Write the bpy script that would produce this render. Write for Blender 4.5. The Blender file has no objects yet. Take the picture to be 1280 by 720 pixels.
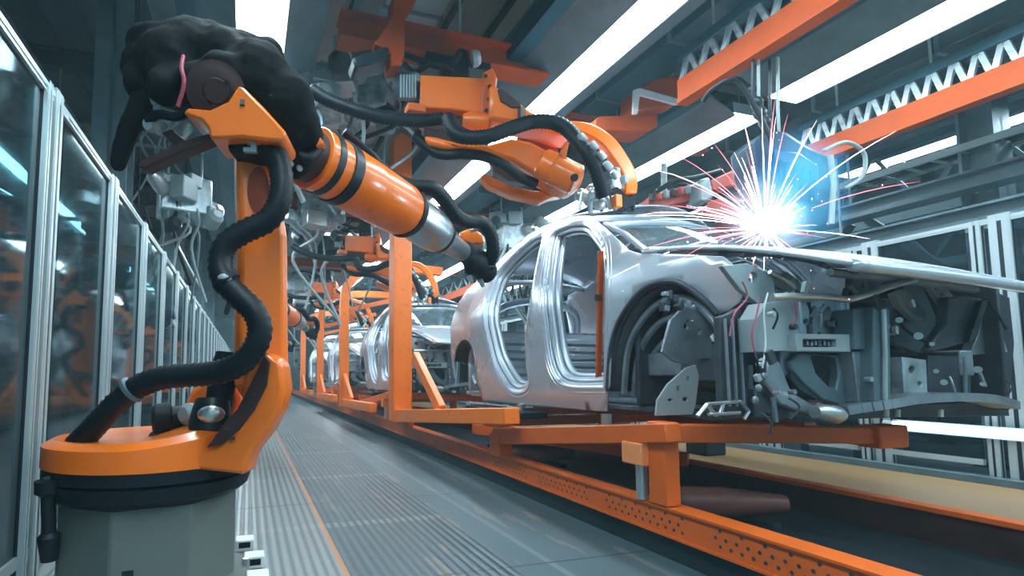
import bpy, bmesh, math, random
from mathutils import Vector, Matrix
from mathutils.geometry import delaunay_2d_cdt
C = bpy.context.scene
COL = C.collection
V = Vector
EYE = V((0, 0, .95))
# ------------------------------------------------------------------ camera geometry (1280x720 frame, 650 px focal length)
TP = .08; CP = 1/math.sqrt(1+TP*TP); SP = TP*CP
TY = 200/650*CP; CY = 1/math.sqrt(1+TY*TY); SY = TY*CY
FW = V((SY*CP, CY*CP, SP)); RT = V((CY, -SY, 0)); UP = V((-SY*SP, -CY*SP, CP))
def P(px, py, X=None, Y=None, Z=None, D=None):
    """a point of the hall seen in direction (px,py) lying on the plane X=, Y=, Z= or at depth D="""
    d = FW + RT*((px-510)/650) + UP*((418-py)/650)
    if D is not None: t = D
    elif X is not None: t = X/d.x
    elif Y is not None: t = Y/d.y
    else: t = (Z-.95)/d.z
    return EYE + d*t
cam = bpy.data.cameras.new('camera'); co = bpy.data.objects.new('camera', cam); COL.objects.link(co)
cam.sensor_width = 36; cam.lens = 650/1280*36
cam.shift_x = (640-510)/1280; cam.shift_y = (418-360)/1280
cam.clip_start = .05; cam.clip_end = 300
co.matrix_world = Matrix(((RT.x, UP.x, -FW.x, EYE.x), (RT.y, UP.y, -FW.y, EYE.y), (RT.z, UP.z, -FW.z, EYE.z), (0, 0, 0, 1)))
C.camera = co
# ------------------------------------------------------------------ materials
def lin(h):
    r = [int(h[i:i+2], 16)/255 for i in (0, 2, 4)]
    return tuple(c/12.92 if c < .04045 else ((c+.055)/1.055)**2.4 for c in r)
def mat(name, hexc, rough=.5, metal=0., var=.12, scale=6., bump=0., coat=0., spec=.5, wear=None, stretch=None, rv=1.):
    m = bpy.data.materials.new(name); m.use_nodes = True
    nt = m.node_tree; N = nt.nodes; L = nt.links
    b = N['Principled BSDF']; b.inputs['Roughness'].default_value = rough; b.inputs['Metallic'].default_value = metal
    b.inputs['Coat Weight'].default_value = coat; b.inputs['Coat Roughness'].default_value = .15
    b.inputs['Specular IOR Level'].default_value = spec
    c = lin(hexc)
    tc = N.new('ShaderNodeTexCoord'); mp = N.new('ShaderNodeMapping'); L.new(tc.outputs['Object'], mp.inputs[0])
    if stretch: mp.inputs['Scale'].default_value = stretch
    n = N.new('ShaderNodeTexNoise'); n.inputs['Scale'].default_value = scale; n.inputs['Detail'].default_value = 5
    L.new(mp.outputs[0], n.inputs['Vector'])
    r = N.new('ShaderNodeValToRGB'); e = r.color_ramp.elements
    e[0].position = .3; e[1].position = .7
    e[0].color = (*[x*(1-var) for x in c], 1); e[1].color = (*[min(1, x*(1+var)) for x in c], 1)
    L.new(n.outputs[0], r.inputs[0])
    out = r.outputs[0]
    if wear:
        n2 = N.new('ShaderNodeTexNoise'); n2.inputs['Scale'].default_value = scale*4; n2.inputs['Detail'].default_value = 8
        L.new(mp.outputs[0], n2.inputs['Vector'])
        r2 = N.new('ShaderNodeValToRGB'); r2.color_ramp.elements[0].position = .6; r2.color_ramp.elements[1].position = .72
        L.new(n2.outputs[0], r2.inputs[0])
        mx = N.new('ShaderNodeMix'); mx.data_type = 'RGBA'
        L.new(r2.outputs[0], mx.inputs[0]); L.new(out, mx.inputs[6]); mx.inputs[7].default_value = (*lin(wear), 1)
        out = mx.outputs[2]
    L.new(out, b.inputs['Base Color'])
    rr = N.new('ShaderNodeMapRange'); rr.inputs[3].default_value = max(.02, rough-.08*rv); rr.inputs[4].default_value = min(1, rough+.1*rv)
    L.new(n.outputs[0], rr.inputs[0]); L.new(rr.outputs[0], b.inputs['Roughness'])
    if bump:
        bp = N.new('ShaderNodeBump'); bp.inputs['Strength'].default_value = bump; bp.inputs['Distance'].default_value = .01
        L.new(n.outputs[0], bp.inputs['Height']); L.new(bp.outputs[0], b.inputs['Normal'])
    return m
def emit(name, hexc, s):
    m = bpy.data.materials.new(name); m.use_nodes = True; nt = m.node_tree
    nt.nodes.clear(); o = nt.nodes.new('ShaderNodeOutputMaterial'); e = nt.nodes.new('ShaderNodeEmission')
    n = nt.nodes.new('ShaderNodeTexNoise'); n.inputs['Scale'].default_value = .7
    r = nt.nodes.new('ShaderNodeMapRange'); r.inputs[3].default_value = s*.93; r.inputs[4].default_value = s*1.07
    nt.links.new(n.outputs[0], r.inputs[0]); nt.links.new(r.outputs[0], e.inputs[1])
    e.inputs[0].default_value = (*lin(hexc), 1)
    nt.links.new(e.outputs[0], o.inputs[0]); return m
def glassmat(name, hexc, gl=.25, opac=.15, rough=.05):
    m = bpy.data.materials.new(name); m.use_nodes = True; nt = m.node_tree; N = nt.nodes; L = nt.links
    N.clear(); o = N.new('ShaderNodeOutputMaterial'); t = N.new('ShaderNodeBsdfTransparent'); g = N.new('ShaderNodeBsdfGlossy')
    d = N.new('ShaderNodeBsdfDiffuse'); m1 = N.new('ShaderNodeMixShader'); m2 = N.new('ShaderNodeMixShader')
    fr = N.new('ShaderNodeFresnel'); fr.inputs[0].default_value = 1.45
    mr = N.new('ShaderNodeMath'); mr.operation = 'MULTIPLY'; mr.inputs[1].default_value = gl*4
    t.inputs[0].default_value = (*lin(hexc), 1); g.inputs['Roughness'].default_value = rough; g.inputs[0].default_value = (.8, .9, .92, 1)
    d.inputs[0].default_value = (.25, .35, .38, 1)
    nz = N.new('ShaderNodeTexNoise'); nz.inputs['Scale'].default_value = 2.5
    r = N.new('ShaderNodeMapRange'); r.inputs[3].default_value = opac*.5; r.inputs[4].default_value = opac*1.5
    L.new(nz.outputs[0], r.inputs[0]); L.new(r.outputs[0], m1.inputs[0]); L.new(t.outputs[0], m1.inputs[1]); L.new(d.outputs[0], m1.inputs[2])
    L.new(fr.outputs[0], mr.inputs[0]); L.new(mr.outputs[0], m2.inputs[0]); L.new(m1.outputs[0], m2.inputs[1]); L.new(g.outputs[0], m2.inputs[2])
    L.new(m2.outputs[0], o.inputs[0]); return m
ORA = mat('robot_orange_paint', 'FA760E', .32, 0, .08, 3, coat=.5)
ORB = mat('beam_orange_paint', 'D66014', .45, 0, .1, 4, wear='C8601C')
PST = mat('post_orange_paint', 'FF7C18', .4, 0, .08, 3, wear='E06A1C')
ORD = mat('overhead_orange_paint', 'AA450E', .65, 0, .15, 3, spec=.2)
RED = mat('red_machine_paint', 'B8483A', .5, 0, .15, 5)
BLK = mat('black_rubber', '08141C', .5, 0, .3, 14, bump=.3, spec=.3)
COV = mat('black_fabric_cover', '030B0F', .85, 0, .3, 9, bump=.8, spec=.2)
DRK = mat('dark_cast_metal', '1C2A30', .4, .3, .3, 10)
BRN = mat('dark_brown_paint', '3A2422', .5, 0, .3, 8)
GRY = mat('pedestal_grey_paint', '626A66', .5, 0, .08, 3)
SLV = mat('bare_silver_metal', 'C4CCCE', .32, .85, .1, 6)
ALU = mat('fence_aluminium', 'C2D2D6', .35, .5, .08, 3, stretch=(1, 1, .1))
CAR = mat('bare_body_steel', 'C2CFDA', .27, .55, .03, 2.5, rv=.15)
CAD = mat('galvanised_inner_steel', '8A97A0', .38, .6, .25, 9)
CAK = mat('dark_primed_steel', '3C444C', .42, .3, .25, 9)
TEA = mat('teal_trunking', '1C5060', .5, .2, .15, 2)
STE = mat('blue_grey_steel', '5C727A', .45, .4, .2, 4)
STD = mat('dark_steel', '22343A', .5, .4, .25, 4)
STL = mat('light_grey_panel', '93A4A8', .45, .1, .12, 3)
MAC = mat('machine_mottled_metal', '9FB0B6', .35, .4, .45, 9)
TAN = mat('tan_floor_board', '86663E', .55, 0, .12, 2.5, stretch=(6, .4, 1))
CEI = mat('ceiling_deck', '34484E', .7, 0, .2, 1.5)
CEP = mat('ceiling_deck_pale', '8A8C88', .7, 0, .2, 1.5)
WAL = mat('hall_wall', '18282E', .8, 0, .35, .8)
WHT = mat('white_plastic', 'DDE3E4', .4, 0, .05, 4)
PNK = mat('pink_cable_sheath', 'A84A5A', .5, 0, .3, 60)
BLU = mat('dark_blue_enamel', '14364E', .4, .2, .25, 5)
GLS = glassmat('clear_fence_glazing', 'A4C4CA', .2, .07)
GLR = glassmat('dark_fence_glazing', '8FB0B8', .06, .03)
GLW = glassmat('windscreen_glass', 'C8D0D4', .3, .25)
LMP = emit('lamp_diffuser', 'DDF4FF', 15)
LML = emit('far_lamp_diffuser', 'DDF4FF', 14)
ARC = emit('welding_arc', 'F4FAFF', 160)
SPK = emit('spark_white', 'F6EEFF', 7)
SPP = emit('spark_pink', 'FF8A9C', 2.2)
# ------------------------------------------------------------------ mesh builder
class MB:
    def __init__(s): s.v = []; s.f = []; s.m = []; s.k = 0
    def add(s, vs, fs):
        n = len(s.v); s.v += [V(x) for x in vs]; s.f += [tuple(i+n for i in f) for f in fs]; s.m += [s.k]*len(fs); return s
    def slot(s, k): s.k = k; return s
    def box(s, c, d, rz=0, R=None):
        M = R or Matrix.Rotation(rz, 3, 'Z'); c = V(c)
        vs = [c+M@V((x*d[0]/2, y*d[1]/2, z*d[2]/2)) for x in (-1, 1) for y in (-1, 1) for z in (-1, 1)]
        return s.add(vs, [(0, 1, 3, 2), (4, 6, 7, 5), (0, 4, 5, 1), (2, 3, 7, 6), (0, 2, 6, 4), (1, 5, 7, 3)])
    def bb(s, x0, x1, y0, y1, z0, z1): return s.box(((x0+x1)/2, (y0+y1)/2, (z0+z1)/2), (abs(x1-x0), abs(y1-y0), abs(z1-z0)))
    def beam(s, p, q, w, h, up=(0, 0, 1), w2=None, h2=None):
        p = V(p); q = V(q); a = (q-p).normalized(); u = V(up); r = a.cross(u)
        if r.length < 1e-4: r = a.cross(V((0, 1, 0)))
        r.normalize(); u = r.cross(a).normalized(); w2 = w2 or w; h2 = h2 or h
        vs = [p+r*x*w/2+u*y*h/2 for x, y in ((-1, -1), (1, -1), (1, 1), (-1, 1))]+[q+r*x*w2/2+u*y*h2/2 for x, y in ((-1, -1), (1, -1), (1, 1), (-1, 1))]
        return s.add(vs, [(3, 2, 1, 0), (4, 5, 6, 7), (0, 1, 5, 4), (1, 2, 6, 5), (2, 3, 7, 6), (3, 0, 4, 7)])
    def tube(s, pts, r, n=10, cap=True):
        pts = [V(p) for p in pts]; rs = r if isinstance(r, (list, tuple)) else [r]*len(pts)
        t = (pts[1]-pts[0]).normalized(); u = t.orthogonal().normalized(); vs = []; fs = []
        for i, p in enumerate(pts):
            t2 = (pts[min(i+1, len(pts)-1)]-pts[max(i-1, 0)])
            if t2.length > 1e-9:
                t2.normalize(); q = t.rotation_difference(t2); u = q@u; t = t2
            w = t.cross(u).normalized()
            vs += [p+(u*math.cos(2*math.pi*k/n)+w*math.sin(2*math.pi*k/n))*rs[i] for k in range(n)]
        for i in range(len(pts)-1):
            fs += [(i*n+k, i*n+(k+1) % n, (i+1)*n+(k+1) % n, (i+1)*n+k) for k in range(n)]
        if cap: fs += [tuple(reversed(range(n))), tuple((len(pts)-1)*n+k for k in range(n))]
        return s.add(vs, fs)
    def cyl(s, p, q, r, r2=None, n=20): return s.tube([p, q], [r, r if r2 is None else r2], n)
    def stack(s, p, q, prof, n=28):
        """lathe along p->q: prof = [(t, radius)]"""
        p = V(p); q = V(q); a = q-p; u = a.orthogonal().normalized(); w = a.normalized().cross(u)
        vs = []; fs = []
        for t, r in prof:
            c = p+a*t; vs += [c+(u*math.cos(2*math.pi*k/n)+w*math.sin(2*math.pi*k/n))*r for k in range(n)]
        for i in range(len(prof)-1): fs += [(i*n+k, i*n+(k+1) % n, (i+1)*n+(k+1) % n, (i+1)*n+k) for k in range(n)]
        fs += [tuple(reversed(range(n))), tuple((len(prof)-1)*n+k for k in range(n))]
        return s.add(vs, fs)
    def ball(s, c, r, sc=(1, 1, 1), n=12):
        c = V(c); vs = [c+V((0, 0, -r*sc[2]))]; fs = []
        for i in range(1, n//2+1):
            a = -math.pi/2+math.pi*i/(n//2+1)
            vs += [c+V((math.cos(a)*math.cos(2*math.pi*k/n)*sc[0], math.cos(a)*math.sin(2*math.pi*k/n)*sc[1], math.sin(a)*sc[2]))*r for k in range(n)]
        vs.append(c+V((0, 0, r*sc[2]))); m = n//2
        fs += [(0, 1+(k+1) % n, 1+k) for k in range(n)]
        for i in range(m-1): fs += [(1+i*n+k, 1+i*n+(k+1) % n, 1+(i+1)*n+(k+1) % n, 1+(i+1)*n+k) for k in range(n)]
        fs += [(1+(m-1)*n+k, 1+(m-1)*n+(k+1) % n, len(vs)-1) for k in range(n)]
        return s.add(vs, fs)
    def prism(s, loop, ext, holes=()):
        """closed 3-D loop (planar), with holes, pushed along ext"""
        loop = [V(p) for p in loop]; ext = V(ext); o = loop[0]
        nrm = V((0, 0, 0))
        for i in range(len(loop)): nrm += (loop[i]-o).cross(loop[(i+1) % len(loop)]-o)
        nrm.normalize(); u = nrm.orthogonal().normalized(); w = nrm.cross(u)
        L2 = [[((p-o).dot(u), (p-o).dot(w)) for p in l] for l in [loop]+[[V(x) for x in h] for h in holes]]
        vs, tr = cdt(L2[0], L2[1:])
        a = [o+u*x+w*y for x, y in vs]; n = len(a)
        flip = ext.dot(nrm) < 0
        fs = [t for t in tr]; back = [tuple(i+n for i in reversed(t)) for t in tr]
        if not flip: fs = [tuple(reversed(t)) for t in tr]; back = [tuple(i+n for i in t) for t in tr]
        edges = {}
        for t in fs:
            for i in range(3):
                e = (t[i], t[(i+1) % 3]); edges[e] = 1
        side = [(b_, a_, a_+n, b_+n) for a_, b_ in edges if (b_, a_) not in edges]
        return s.add(a+[p+ext for p in a], fs+back+side)
    def build(s, name, m, parent=None, smooth=True, bevel=0, label=None, cat=None, group=None, kind=None, ang=.6, solid=0, subs=0):
        me = bpy.data.meshes.new(name)
        xs = [p.x for p in s.v]; ys = [p.y for p in s.v]; zs = [p.z for p in s.v]
        c = V(((min(xs)+max(xs))/2, (min(ys)+max(ys))/2, min(zs)))
        me.from_pydata([p-c for p in s.v], [], s.f)
        for x in (m if isinstance(m, (list, tuple)) else [m]): me.materials.append(x)
        bm = bmesh.new(); bm.from_mesh(me)
        for i, f in enumerate(bm.faces): f.material_index = s.m[i]; f.smooth = smooth
        bmesh.ops.recalc_face_normals(bm, faces=bm.faces)
        if smooth:
            for e in bm.edges:
                if len(e.link_faces) == 2 and e.calc_face_angle(0) > ang: e.smooth = False
        bm.to_mesh(me); bm.free()
        o = bpy.data.objects.new(name, me); COL.objects.link(o)
        W[o.name] = c
        if parent is not None: o.parent = parent; o.location = c-W[parent.name]
        else: o.location = c
        if solid: md = o.modifiers.new('solid', 'SOLIDIFY'); md.thickness = solid; md.offset = 0
        if bevel: md = o.modifiers.new('bevel', 'BEVEL'); md.width = bevel; md.segments = 2; md.limit_method = 'ANGLE'; md.angle_limit = .6
        if subs: md = o.modifiers.new('s', 'SUBSURF'); md.levels = subs; md.render_levels = subs
        tag(o, label, cat, group, kind)
        return o
W = {}
def tag(o, label=None, cat=None, group=None, kind=None):
    if label: o['label'] = label
    if cat: o['category'] = cat
    if group: o['group'] = group
    if kind: o['kind'] = kind
    return o
def thing(name, loc, label, cat, group=None):
    o = bpy.data.objects.new(name, None); COL.objects.link(o); o.location = V(loc); o.empty_display_size = .1
    W[o.name] = V(loc); return tag(o, label, cat, group)
def struct(mb, name, m, **k): return mb.build(name, m, kind='structure', **k)
def copy_tree(o, off, label=None, parent=None):
    c = o.copy(); COL.objects.link(c); W[c.name] = W[o.name]+V(off)
    if parent is not None: c.parent = parent
    else: c.location = o.location+V(off)
    if label: c['label'] = label
    for ch in list(o.children): copy_tree(ch, off, None, c)
    return c
def inside(p, poly):
    x, y = p; r = False; n = len(poly)
    for i in range(n):
        x1, y1 = poly[i]; x2, y2 = poly[(i+1) % n]
        if (y1 > y) != (y2 > y) and x < (x2-x1)*(y-y1)/(y2-y1)+x1: r = not r
    return r
def cdt(outer, holes=(), grid=0):
    vs = []; ed = []
    for l in [outer]+list(holes):
        n = len(vs); vs += [V(p) for p in l]; ed += [(n+i, n+(i+1) % len(l)) for i in range(len(l))]
    if grid:
        xs = [p[0] for p in outer]; ys = [p[1] for p in outer]
        x = min(xs)+grid/2
        while x < max(xs):
            y = min(ys)+grid/2
            while y < max(ys):
                if inside((x, y), outer) and not any(inside((x, y), h) for h in holes): vs.append(V((x, y)))
                y += grid
            x += grid
    r = delaunay_2d_cdt(vs, ed, [], 0, 1e-5)
    out = []
    for t in r[2]:
        c = ((r[0][t[0]].x+r[0][t[1]].x+r[0][t[2]].x)/3, (r[0][t[0]].y+r[0][t[1]].y+r[0][t[2]].y)/3)
        if inside(c, outer) and not any(inside(c, h) for h in holes): out.append(tuple(t))
    return [(p.x, p.y) for p in r[0]], out
def spline(pts, n=8, closed=False):
    pts = [V(p) for p in pts]; out = []; m = len(pts)
    rng = range(m if closed else m-1)
    for i in rng:
        g = (lambda k: pts[k % m]) if closed else (lambda k: pts[max(0, min(m-1, k))])
        a, b, c, d = g(i-1), g(i), g(i+1), g(i+2)
        for j in range(n):
            t = j/n; out.append(.5*((2*b)+(c-a)*t+(2*a-5*b+4*c-d)*t*t+(3*b-a-3*c+d)*t**3))
    if not closed: out.append(pts[-1])
    return out
def resample(pts, step):
    out = [pts[0]]; acc = 0
    for a, b in zip(pts, pts[1:]):
        L = (b-a).length
        if L < 1e-9: continue
        d = step-acc
        while d <= L: out.append(a+(b-a)*(d/L)); d += step
        acc = (acc+L) % step
    return out
def hose(pts, r, name, parent=None, m=None, corr=True, n=12, **k):
    c = spline(pts, 16)
    if corr:
        c = resample(c, r*.28); rs = [r*(1 if i % 2 else .88) for i in range(len(c))]
    else: rs = r
    return MB().tube(c, rs, n).build(name, m or BLK, parent, ang=2, **k)
def px(l, **k): return [P(a, b, **k) for a, b in l]
def pxd(l): return [P(a, b, D=d) for a, b, d in l]
def slab(l, D, t, holes=(), mb=None, D2=None):
    """outline standing upright across the view at depth D, t metres thick"""
    mb = mb or MB(); f = V((SY, CY, 0))
    return mb.prism(px(l, D=D), f*t, [px(h, D=D) for h in holes])
def slabY(l, Y, t, holes=(), mb=None):
    mb = mb or MB(); return mb.prism(px(l, Y=Y), (0, t, 0), [px(h, Y=Y) for h in holes])
def ell(cx, cy, rx, ry, n=16): return [(cx+rx*math.cos(2*math.pi*i/n), cy+ry*math.sin(2*math.pi*i/n)) for i in range(n)]
# ================================================================== FLOOR
def floor_mat():
    m = bpy.data.materials.new('ribbed_floor_plates'); m.use_nodes = True; nt = m.node_tree; N = nt.nodes; L = nt.links
    b = N['Principled BSDF']; tc = N.new('ShaderNodeTexCoord'); sx = N.new('ShaderNodeSeparateXYZ')
    mp = N.new('ShaderNodeMapping'); mp.inputs['Location'].default_value = (FC.x, FC.y, FC.z)   # hall coordinates
    L.new(tc.outputs['Object'], mp.inputs[0]); L.new(mp.outputs[0], sx.inputs[0])
    def math_(op, a, b_=None, c=None):
        n = N.new('ShaderNodeMath'); n.operation = op
        for i, v in enumerate((a, b_, c)):
            if v is None: continue
            if isinstance(v, (int, float)): n.inputs[i].default_value = v
            else: L.new(v, n.inputs[i])
        return n.outputs[0]
    def noise(sc, d=4, st=(1, 1, 1)):
        q = N.new('ShaderNodeMapping'); q.inputs['Scale'].default_value = st; L.new(mp.outputs[0], q.inputs[0])
        n = N.new('ShaderNodeTexNoise'); n.inputs['Scale'].default_value = sc; n.inputs['Detail'].default_value = d; L.new(q.outputs[0], n.inputs['Vector']); return n.outputs[0]
    def mix(f, a, c):
        n = N.new('ShaderNodeMix'); n.data_type = 'RGBA'
        L.new(f, n.inputs[0])
        for i, v in ((6, a), (7, c)):
            if isinstance(v, tuple): n.inputs[i].default_value = (*v, 1)
            else: L.new(v, n.inputs[i])
        return n.outputs[2]
    X = sx.outputs[0]; Y = sx.outputs[1]
    rib = math_('SINE', math_('MULTIPLY', X, 2*math.pi/.05)); rib = math_('SMOOTH_MIN', math_('MULTIPLY_ADD', rib, .5, .5), .75, .2)
    inr = math_('MULTIPLY', math_('GREATER_THAN', X, -.9), math_('LESS_THAN', X, 1.28))
    rib = math_('MULTIPLY', rib, inr)
    left = math_('LESS_THAN', X, .46)
    n1 = noise(1.3, 5, (1, .25, 1)); n2 = noise(9, 6, (1, .15, 1)); n3 = noise(.6, 3)
    base = mix(n1, lin('3F565E'), lin('60757B'))
    base = mix(math_('MULTIPLY', left, .75), base, lin('A2A8A6'))
    wear = math_('GREATER_THAN', n2, .62)
    base = mix(math_('MULTIPLY', wear, .35), base, lin('A08E7C'))
    base = mix(math_('MULTIPLY', math_('SUBTRACT', inr, rib), .62), base, lin('1A2A30'))
    # plate joints and the painted line
    ln = math_('LESS_THAN', math_('ABSOLUTE', math_('SUBTRACT', X, .475)), .014)
    base = mix(math_('MULTIPLY', ln, .8), base, lin('C98A5A'))
    j = math_('LESS_THAN', math_('ABSOLUTE', math_('SUBTRACT', X, 1.5)), .02)
    base = mix(math_('MULTIPLY', j, .6), base, lin('7E888A'))
    jy = math_('LESS_THAN', math_('MODULO', math_('ADD', Y, 20), 1.6), .018)
    base = mix(math_('MULTIPLY', jy, .7), base, lin('16242A'))
    cross = math_('LESS_THAN', math_('ABSOLUTE', math_('SUBTRACT', math_('MODULO', math_('ADD', Y, 20.7), 1.6), .1)), .05)
    base = mix(math_('MULTIPLY', math_('MULTIPLY', cross, rib), .5), base, lin('9FA6A0'))
    L.new(base, b.inputs['Base Color'])
    ro = N.new('ShaderNodeMapRange'); L.new(n1, ro.inputs[0]); ro.inputs[3].default_value = .28; ro.inputs[4].default_value = .5; L.new(ro.outputs[0], b.inputs['Roughness'])
    b.inputs['Metallic'].default_value = .25
    bp = N.new('ShaderNodeBump'); bp.inputs['Strength'].default_value = .6; bp.inputs['Distance'].default_value = .006
    L.new(math_('ADD', rib, math_('MULTIPLY', n2, .2)), bp.inputs['Height']); L.new(bp.outputs[0], b.inputs['Normal'])
    return m
fl = MB().bb(-8, 14, -3, 48, -.1, 0)
FC = V((3, 22.5, -.1))
struct(fl, 'floor', floor_mat())
struct(MB().bb(3.48, 6.1, -3, 46, 0, .03), 'floor_boarding', TAN)
struct(MB().bb(6.02, 6.14, -3, 46, 0, .09), 'trim_1', STE)
struct(MB().bb(2.24, 3.4, -3, 46, 0, .095), 'floor_plate', DRK)
# walls, ceiling
struct(MB().bb(-8.2, -8, -3, 48, 0, 6.4), 'wall_left', WAL)
struct(MB().bb(14, 14.2, -3, 48, 0, 6.4), 'wall_right', WAL)
struct(MB().bb(-8, 14, 48, 48.2, 0, 6.4), 'wall_far', WAL)
cl = MB()
cl.bb(-8, 14, -3, 48, 6.1, 6.3)
x = -8
while x < 14:                                              # trapezoid ribs of the roof deck
    cl.beam((x, -3, 6.06), (x, 48, 6.06), .22, .09, w2=.22); x += .5
struct(cl, 'ceiling', CEI)
for i in range(12):                                        # purlins and roof girders
    y = 1.2+i*2.6
    b_ = MB().bb(-8, 14, y-.09, y+.09, 5.72, 5.76).bb(-8, 14, y-.09, y+.09, 5.98, 6.02).bb(-8, 14, y-.02, y+.02, 5.74, 6.0)
    struct(b_, 'ceiling_beam', [CEP, STD][i % 2])
for i in range(4):
    y = 5.5+i*6
    for x in (1.6, 3.3)[:0 if i == 0 else 2]:
        w = MB().bb(x, x+1.1, y, y+.9, 5.98, 6.01); struct(w, 'window_skylight_%d' % (i*2+(x > 2)+1), emit('skylight_pane', 'D8E4E8', .9))
# ceiling panels (paler sheets between girders)
for i, (x0, x1, y0, y1) in enumerate([(-.9, -.2, 2.5, 9), (3.75, 4.2, 3, 12)]):
    struct(MB().bb(x0, x1, y0, y1, 5.6, 5.64), 'ceiling_panel', CEP)
PLK = mat('roof_plank', 'A59C92', .7, 0, .15, 1.2)
for k in range(5):
    x0 = .55+k*.62
    struct(MB().bb(x0, x0+.56, 4.6, 11, 5.6, 5.64), 'ceiling_panel', PLK)
    struct(MB().bb(x0+.56, x0+.62, 4.6, 11, 5.52, 5.6), 'ceiling_batten', STD)
# ================================================================== LAMPS
def lamp(xc, y0, y1, w, z, label, dm, hood=.34, stem=True, grp=None):
    t = thing('ceiling_lamp', (xc, (y0+y1)/2, z), label, 'lamp', grp)
    MB().bb(xc-w/2, xc+w/2, y0, y1, z, z+.03).build('diffuser', dm, t, False)
    h = MB()
    for s in (-1, 1):
        a = xc+s*(w/2+.004); b2 = xc+s*(w/2+hood)
        h.add([(a, y0, z-.01), (b2, y0, z+.16), (b2, y1, z+.16), (a, y1, z-.01), (a, y0, z+.02), (b2, y0, z+.19), (b2, y1, z+.19), (a, y1, z+.02)],
              [(0, 1, 2, 3), (7, 6, 5, 4), (0, 4, 5, 1), (1, 5, 6, 2), (2, 6, 7, 3), (3, 7, 4, 0)])
    h.bb(xc-w/2-.02, xc+w/2+.02, y0, y1, z+.035, z+.16)
    h.build('reflector_hood', STE, t, False)
    tr = MB().bb(xc-w/2-hood-.16, xc-w/2-hood, y0, y1, z+.16, z+.34).bb(xc-w/2-hood-.19, xc-w/2-hood+.02, y0, y1, z+.34, z+.36)
    tr.build('cable_trunking', TEA, t, False)
    y = y0+.6; k = 0
    while y < y1-.3 and k < 12:
        MB().cyl((xc, y, z+.15), (xc, y, 5.75), .014, n=8).build('hanger_rod', STL, t); y += 2.4; k += 1
    return t
lamp(.04, -3, 5.3, .4, 3.9, 'wide bright ceiling lamp above the foreground robot, running toward the far end', LMP)
lamp(.04, 7.2, 26, .4, 3.9, 'added ceiling lamp brightening the far walkway, hidden mostly behind the foreground robot', LML)  # unseen lamp added to brighten the far part of the hall
lamp(3.05, -3, 11.5, .36, 3.9, 'bright ceiling lamp passing right above the overhead robot', LMP)
lamp(3.05, 12.2, 24, .36, 3.9, 'distant ceiling lamp continuing the line over the second car body', LML)
lamp(5.4, -3, 3.95, .42, 3.9, 'near bright ceiling lamp right of the hanging welding unit cables', LMP)
lamp(5.4, 4.35, 16, .36, 3.9, 'bright ceiling lamp left of the hanging welding unit, reaching over the car roof', LMP)
lamp(8.4, -3, 5.3, .3, 3.9, 'thin ceiling lamp over the right aisle', LMP, .2)
lamp(8.4, 6.0, 20, .3, 3.9, 'thin ceiling lamp farther down the right aisle', LML, .2)
lamp(10.9, 1.5, 18, .2, 3.6, 'slim rightmost ceiling lamp by the right wall', LML, .15)
lamp(-2.9, 6, 22, .2, 3.6, 'slim ceiling lamp added to brighten the space behind the left fence', LML, .15)  # added to lift the dark area and posts behind the left fence
def glow_tube(p, q, r, label, m=LMP):
    p = V(p); q = V(q)
    t = thing('glow_tube', (p+q)/2, label, 'lamp')
    MB().cyl(p, q, r, n=12).build('tube', m, t)
    MB().beam(p+V((r+.02, 0, 0)), q+V((r+.02, 0, 0)), .03, r*3).build('backplate', STL, t, False)
    a = (q-p).normalized()
    for e in (p, q): MB().cyl(e-a*.04, e+a*.04, r*1.25).build('end_cap', STL, t)
    return t
glow_tube(P(1420, 556, X=6.06), P(1112, 531, X=6.06), .035, 'white tube light low on the right fence, seen under the car front', emit('low_tube_diffuser', 'DDF4FF', 5))
glow_tube(P(-40, 205, X=-1.6), P(18, 240, X=-1.6), .035, 'glowing white tube in place of a lamp reflection in the first left fence pane', LML)  # lamp reflection in the fence glass, put in as an emissive tube
glow_tube(P(128, 306, X=-2.0), P(146, 318, X=-2.0), .05, 'small glowing tube in place of a lamp reflection in the second left fence pane', LML)  # another pane reflection drawn as a short emissive tube
# ================================================================== OVERHEAD BEAMS
def lattice(p, q, h, m, mw, label, n=14, w=.08, chord=.22, cat='beam'):
    p = V(p); q = V(q); t = thing('lattice_girder', (p+q)/2, label, cat)
    MB().beam(p, q, w, chord).build('bottom_chord', m, t, bevel=.01)
    MB().beam(p-V((0, 0, chord/2+.01)), q-V((0, 0, chord/2+.01)), w+.05, .02).build('bottom_flange', m, t, False)
    z = V((0, 0, h)); MB().beam(p+z, q+z, w*.8, .1).build('top_chord', TEA, t, bevel=.008)
    for i in range(n):
        a = p.lerp(q, i/n); b = p.lerp(q, (i+.5)/n); c = p.lerp(q, (i+1)/n)
        MB().beam(a+V((0, 0, .05)), b+z, .03, .045).beam(b+z, c+V((0, 0, .05)), .03, .045).build('web_brace', mw, t, False)
    for k in range(4):
        a = p.lerp(q, (k+.5)/4); MB().cyl(a+z, V((a.x, a.y, 6.0)), .012, n=6).build('hanger_rod', STL, t)
    return t
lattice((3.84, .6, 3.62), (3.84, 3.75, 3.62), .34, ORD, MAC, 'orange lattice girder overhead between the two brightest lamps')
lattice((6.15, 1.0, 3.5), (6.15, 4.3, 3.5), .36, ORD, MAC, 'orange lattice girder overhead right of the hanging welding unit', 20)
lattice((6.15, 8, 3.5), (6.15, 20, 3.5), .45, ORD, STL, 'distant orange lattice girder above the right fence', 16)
lattice((8.0, 1, 3.0), (8.0, 22, 3.0), .9, STE, STE, 'blue-grey lattice girder along the right aisle', 20, .12, .1)
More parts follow.
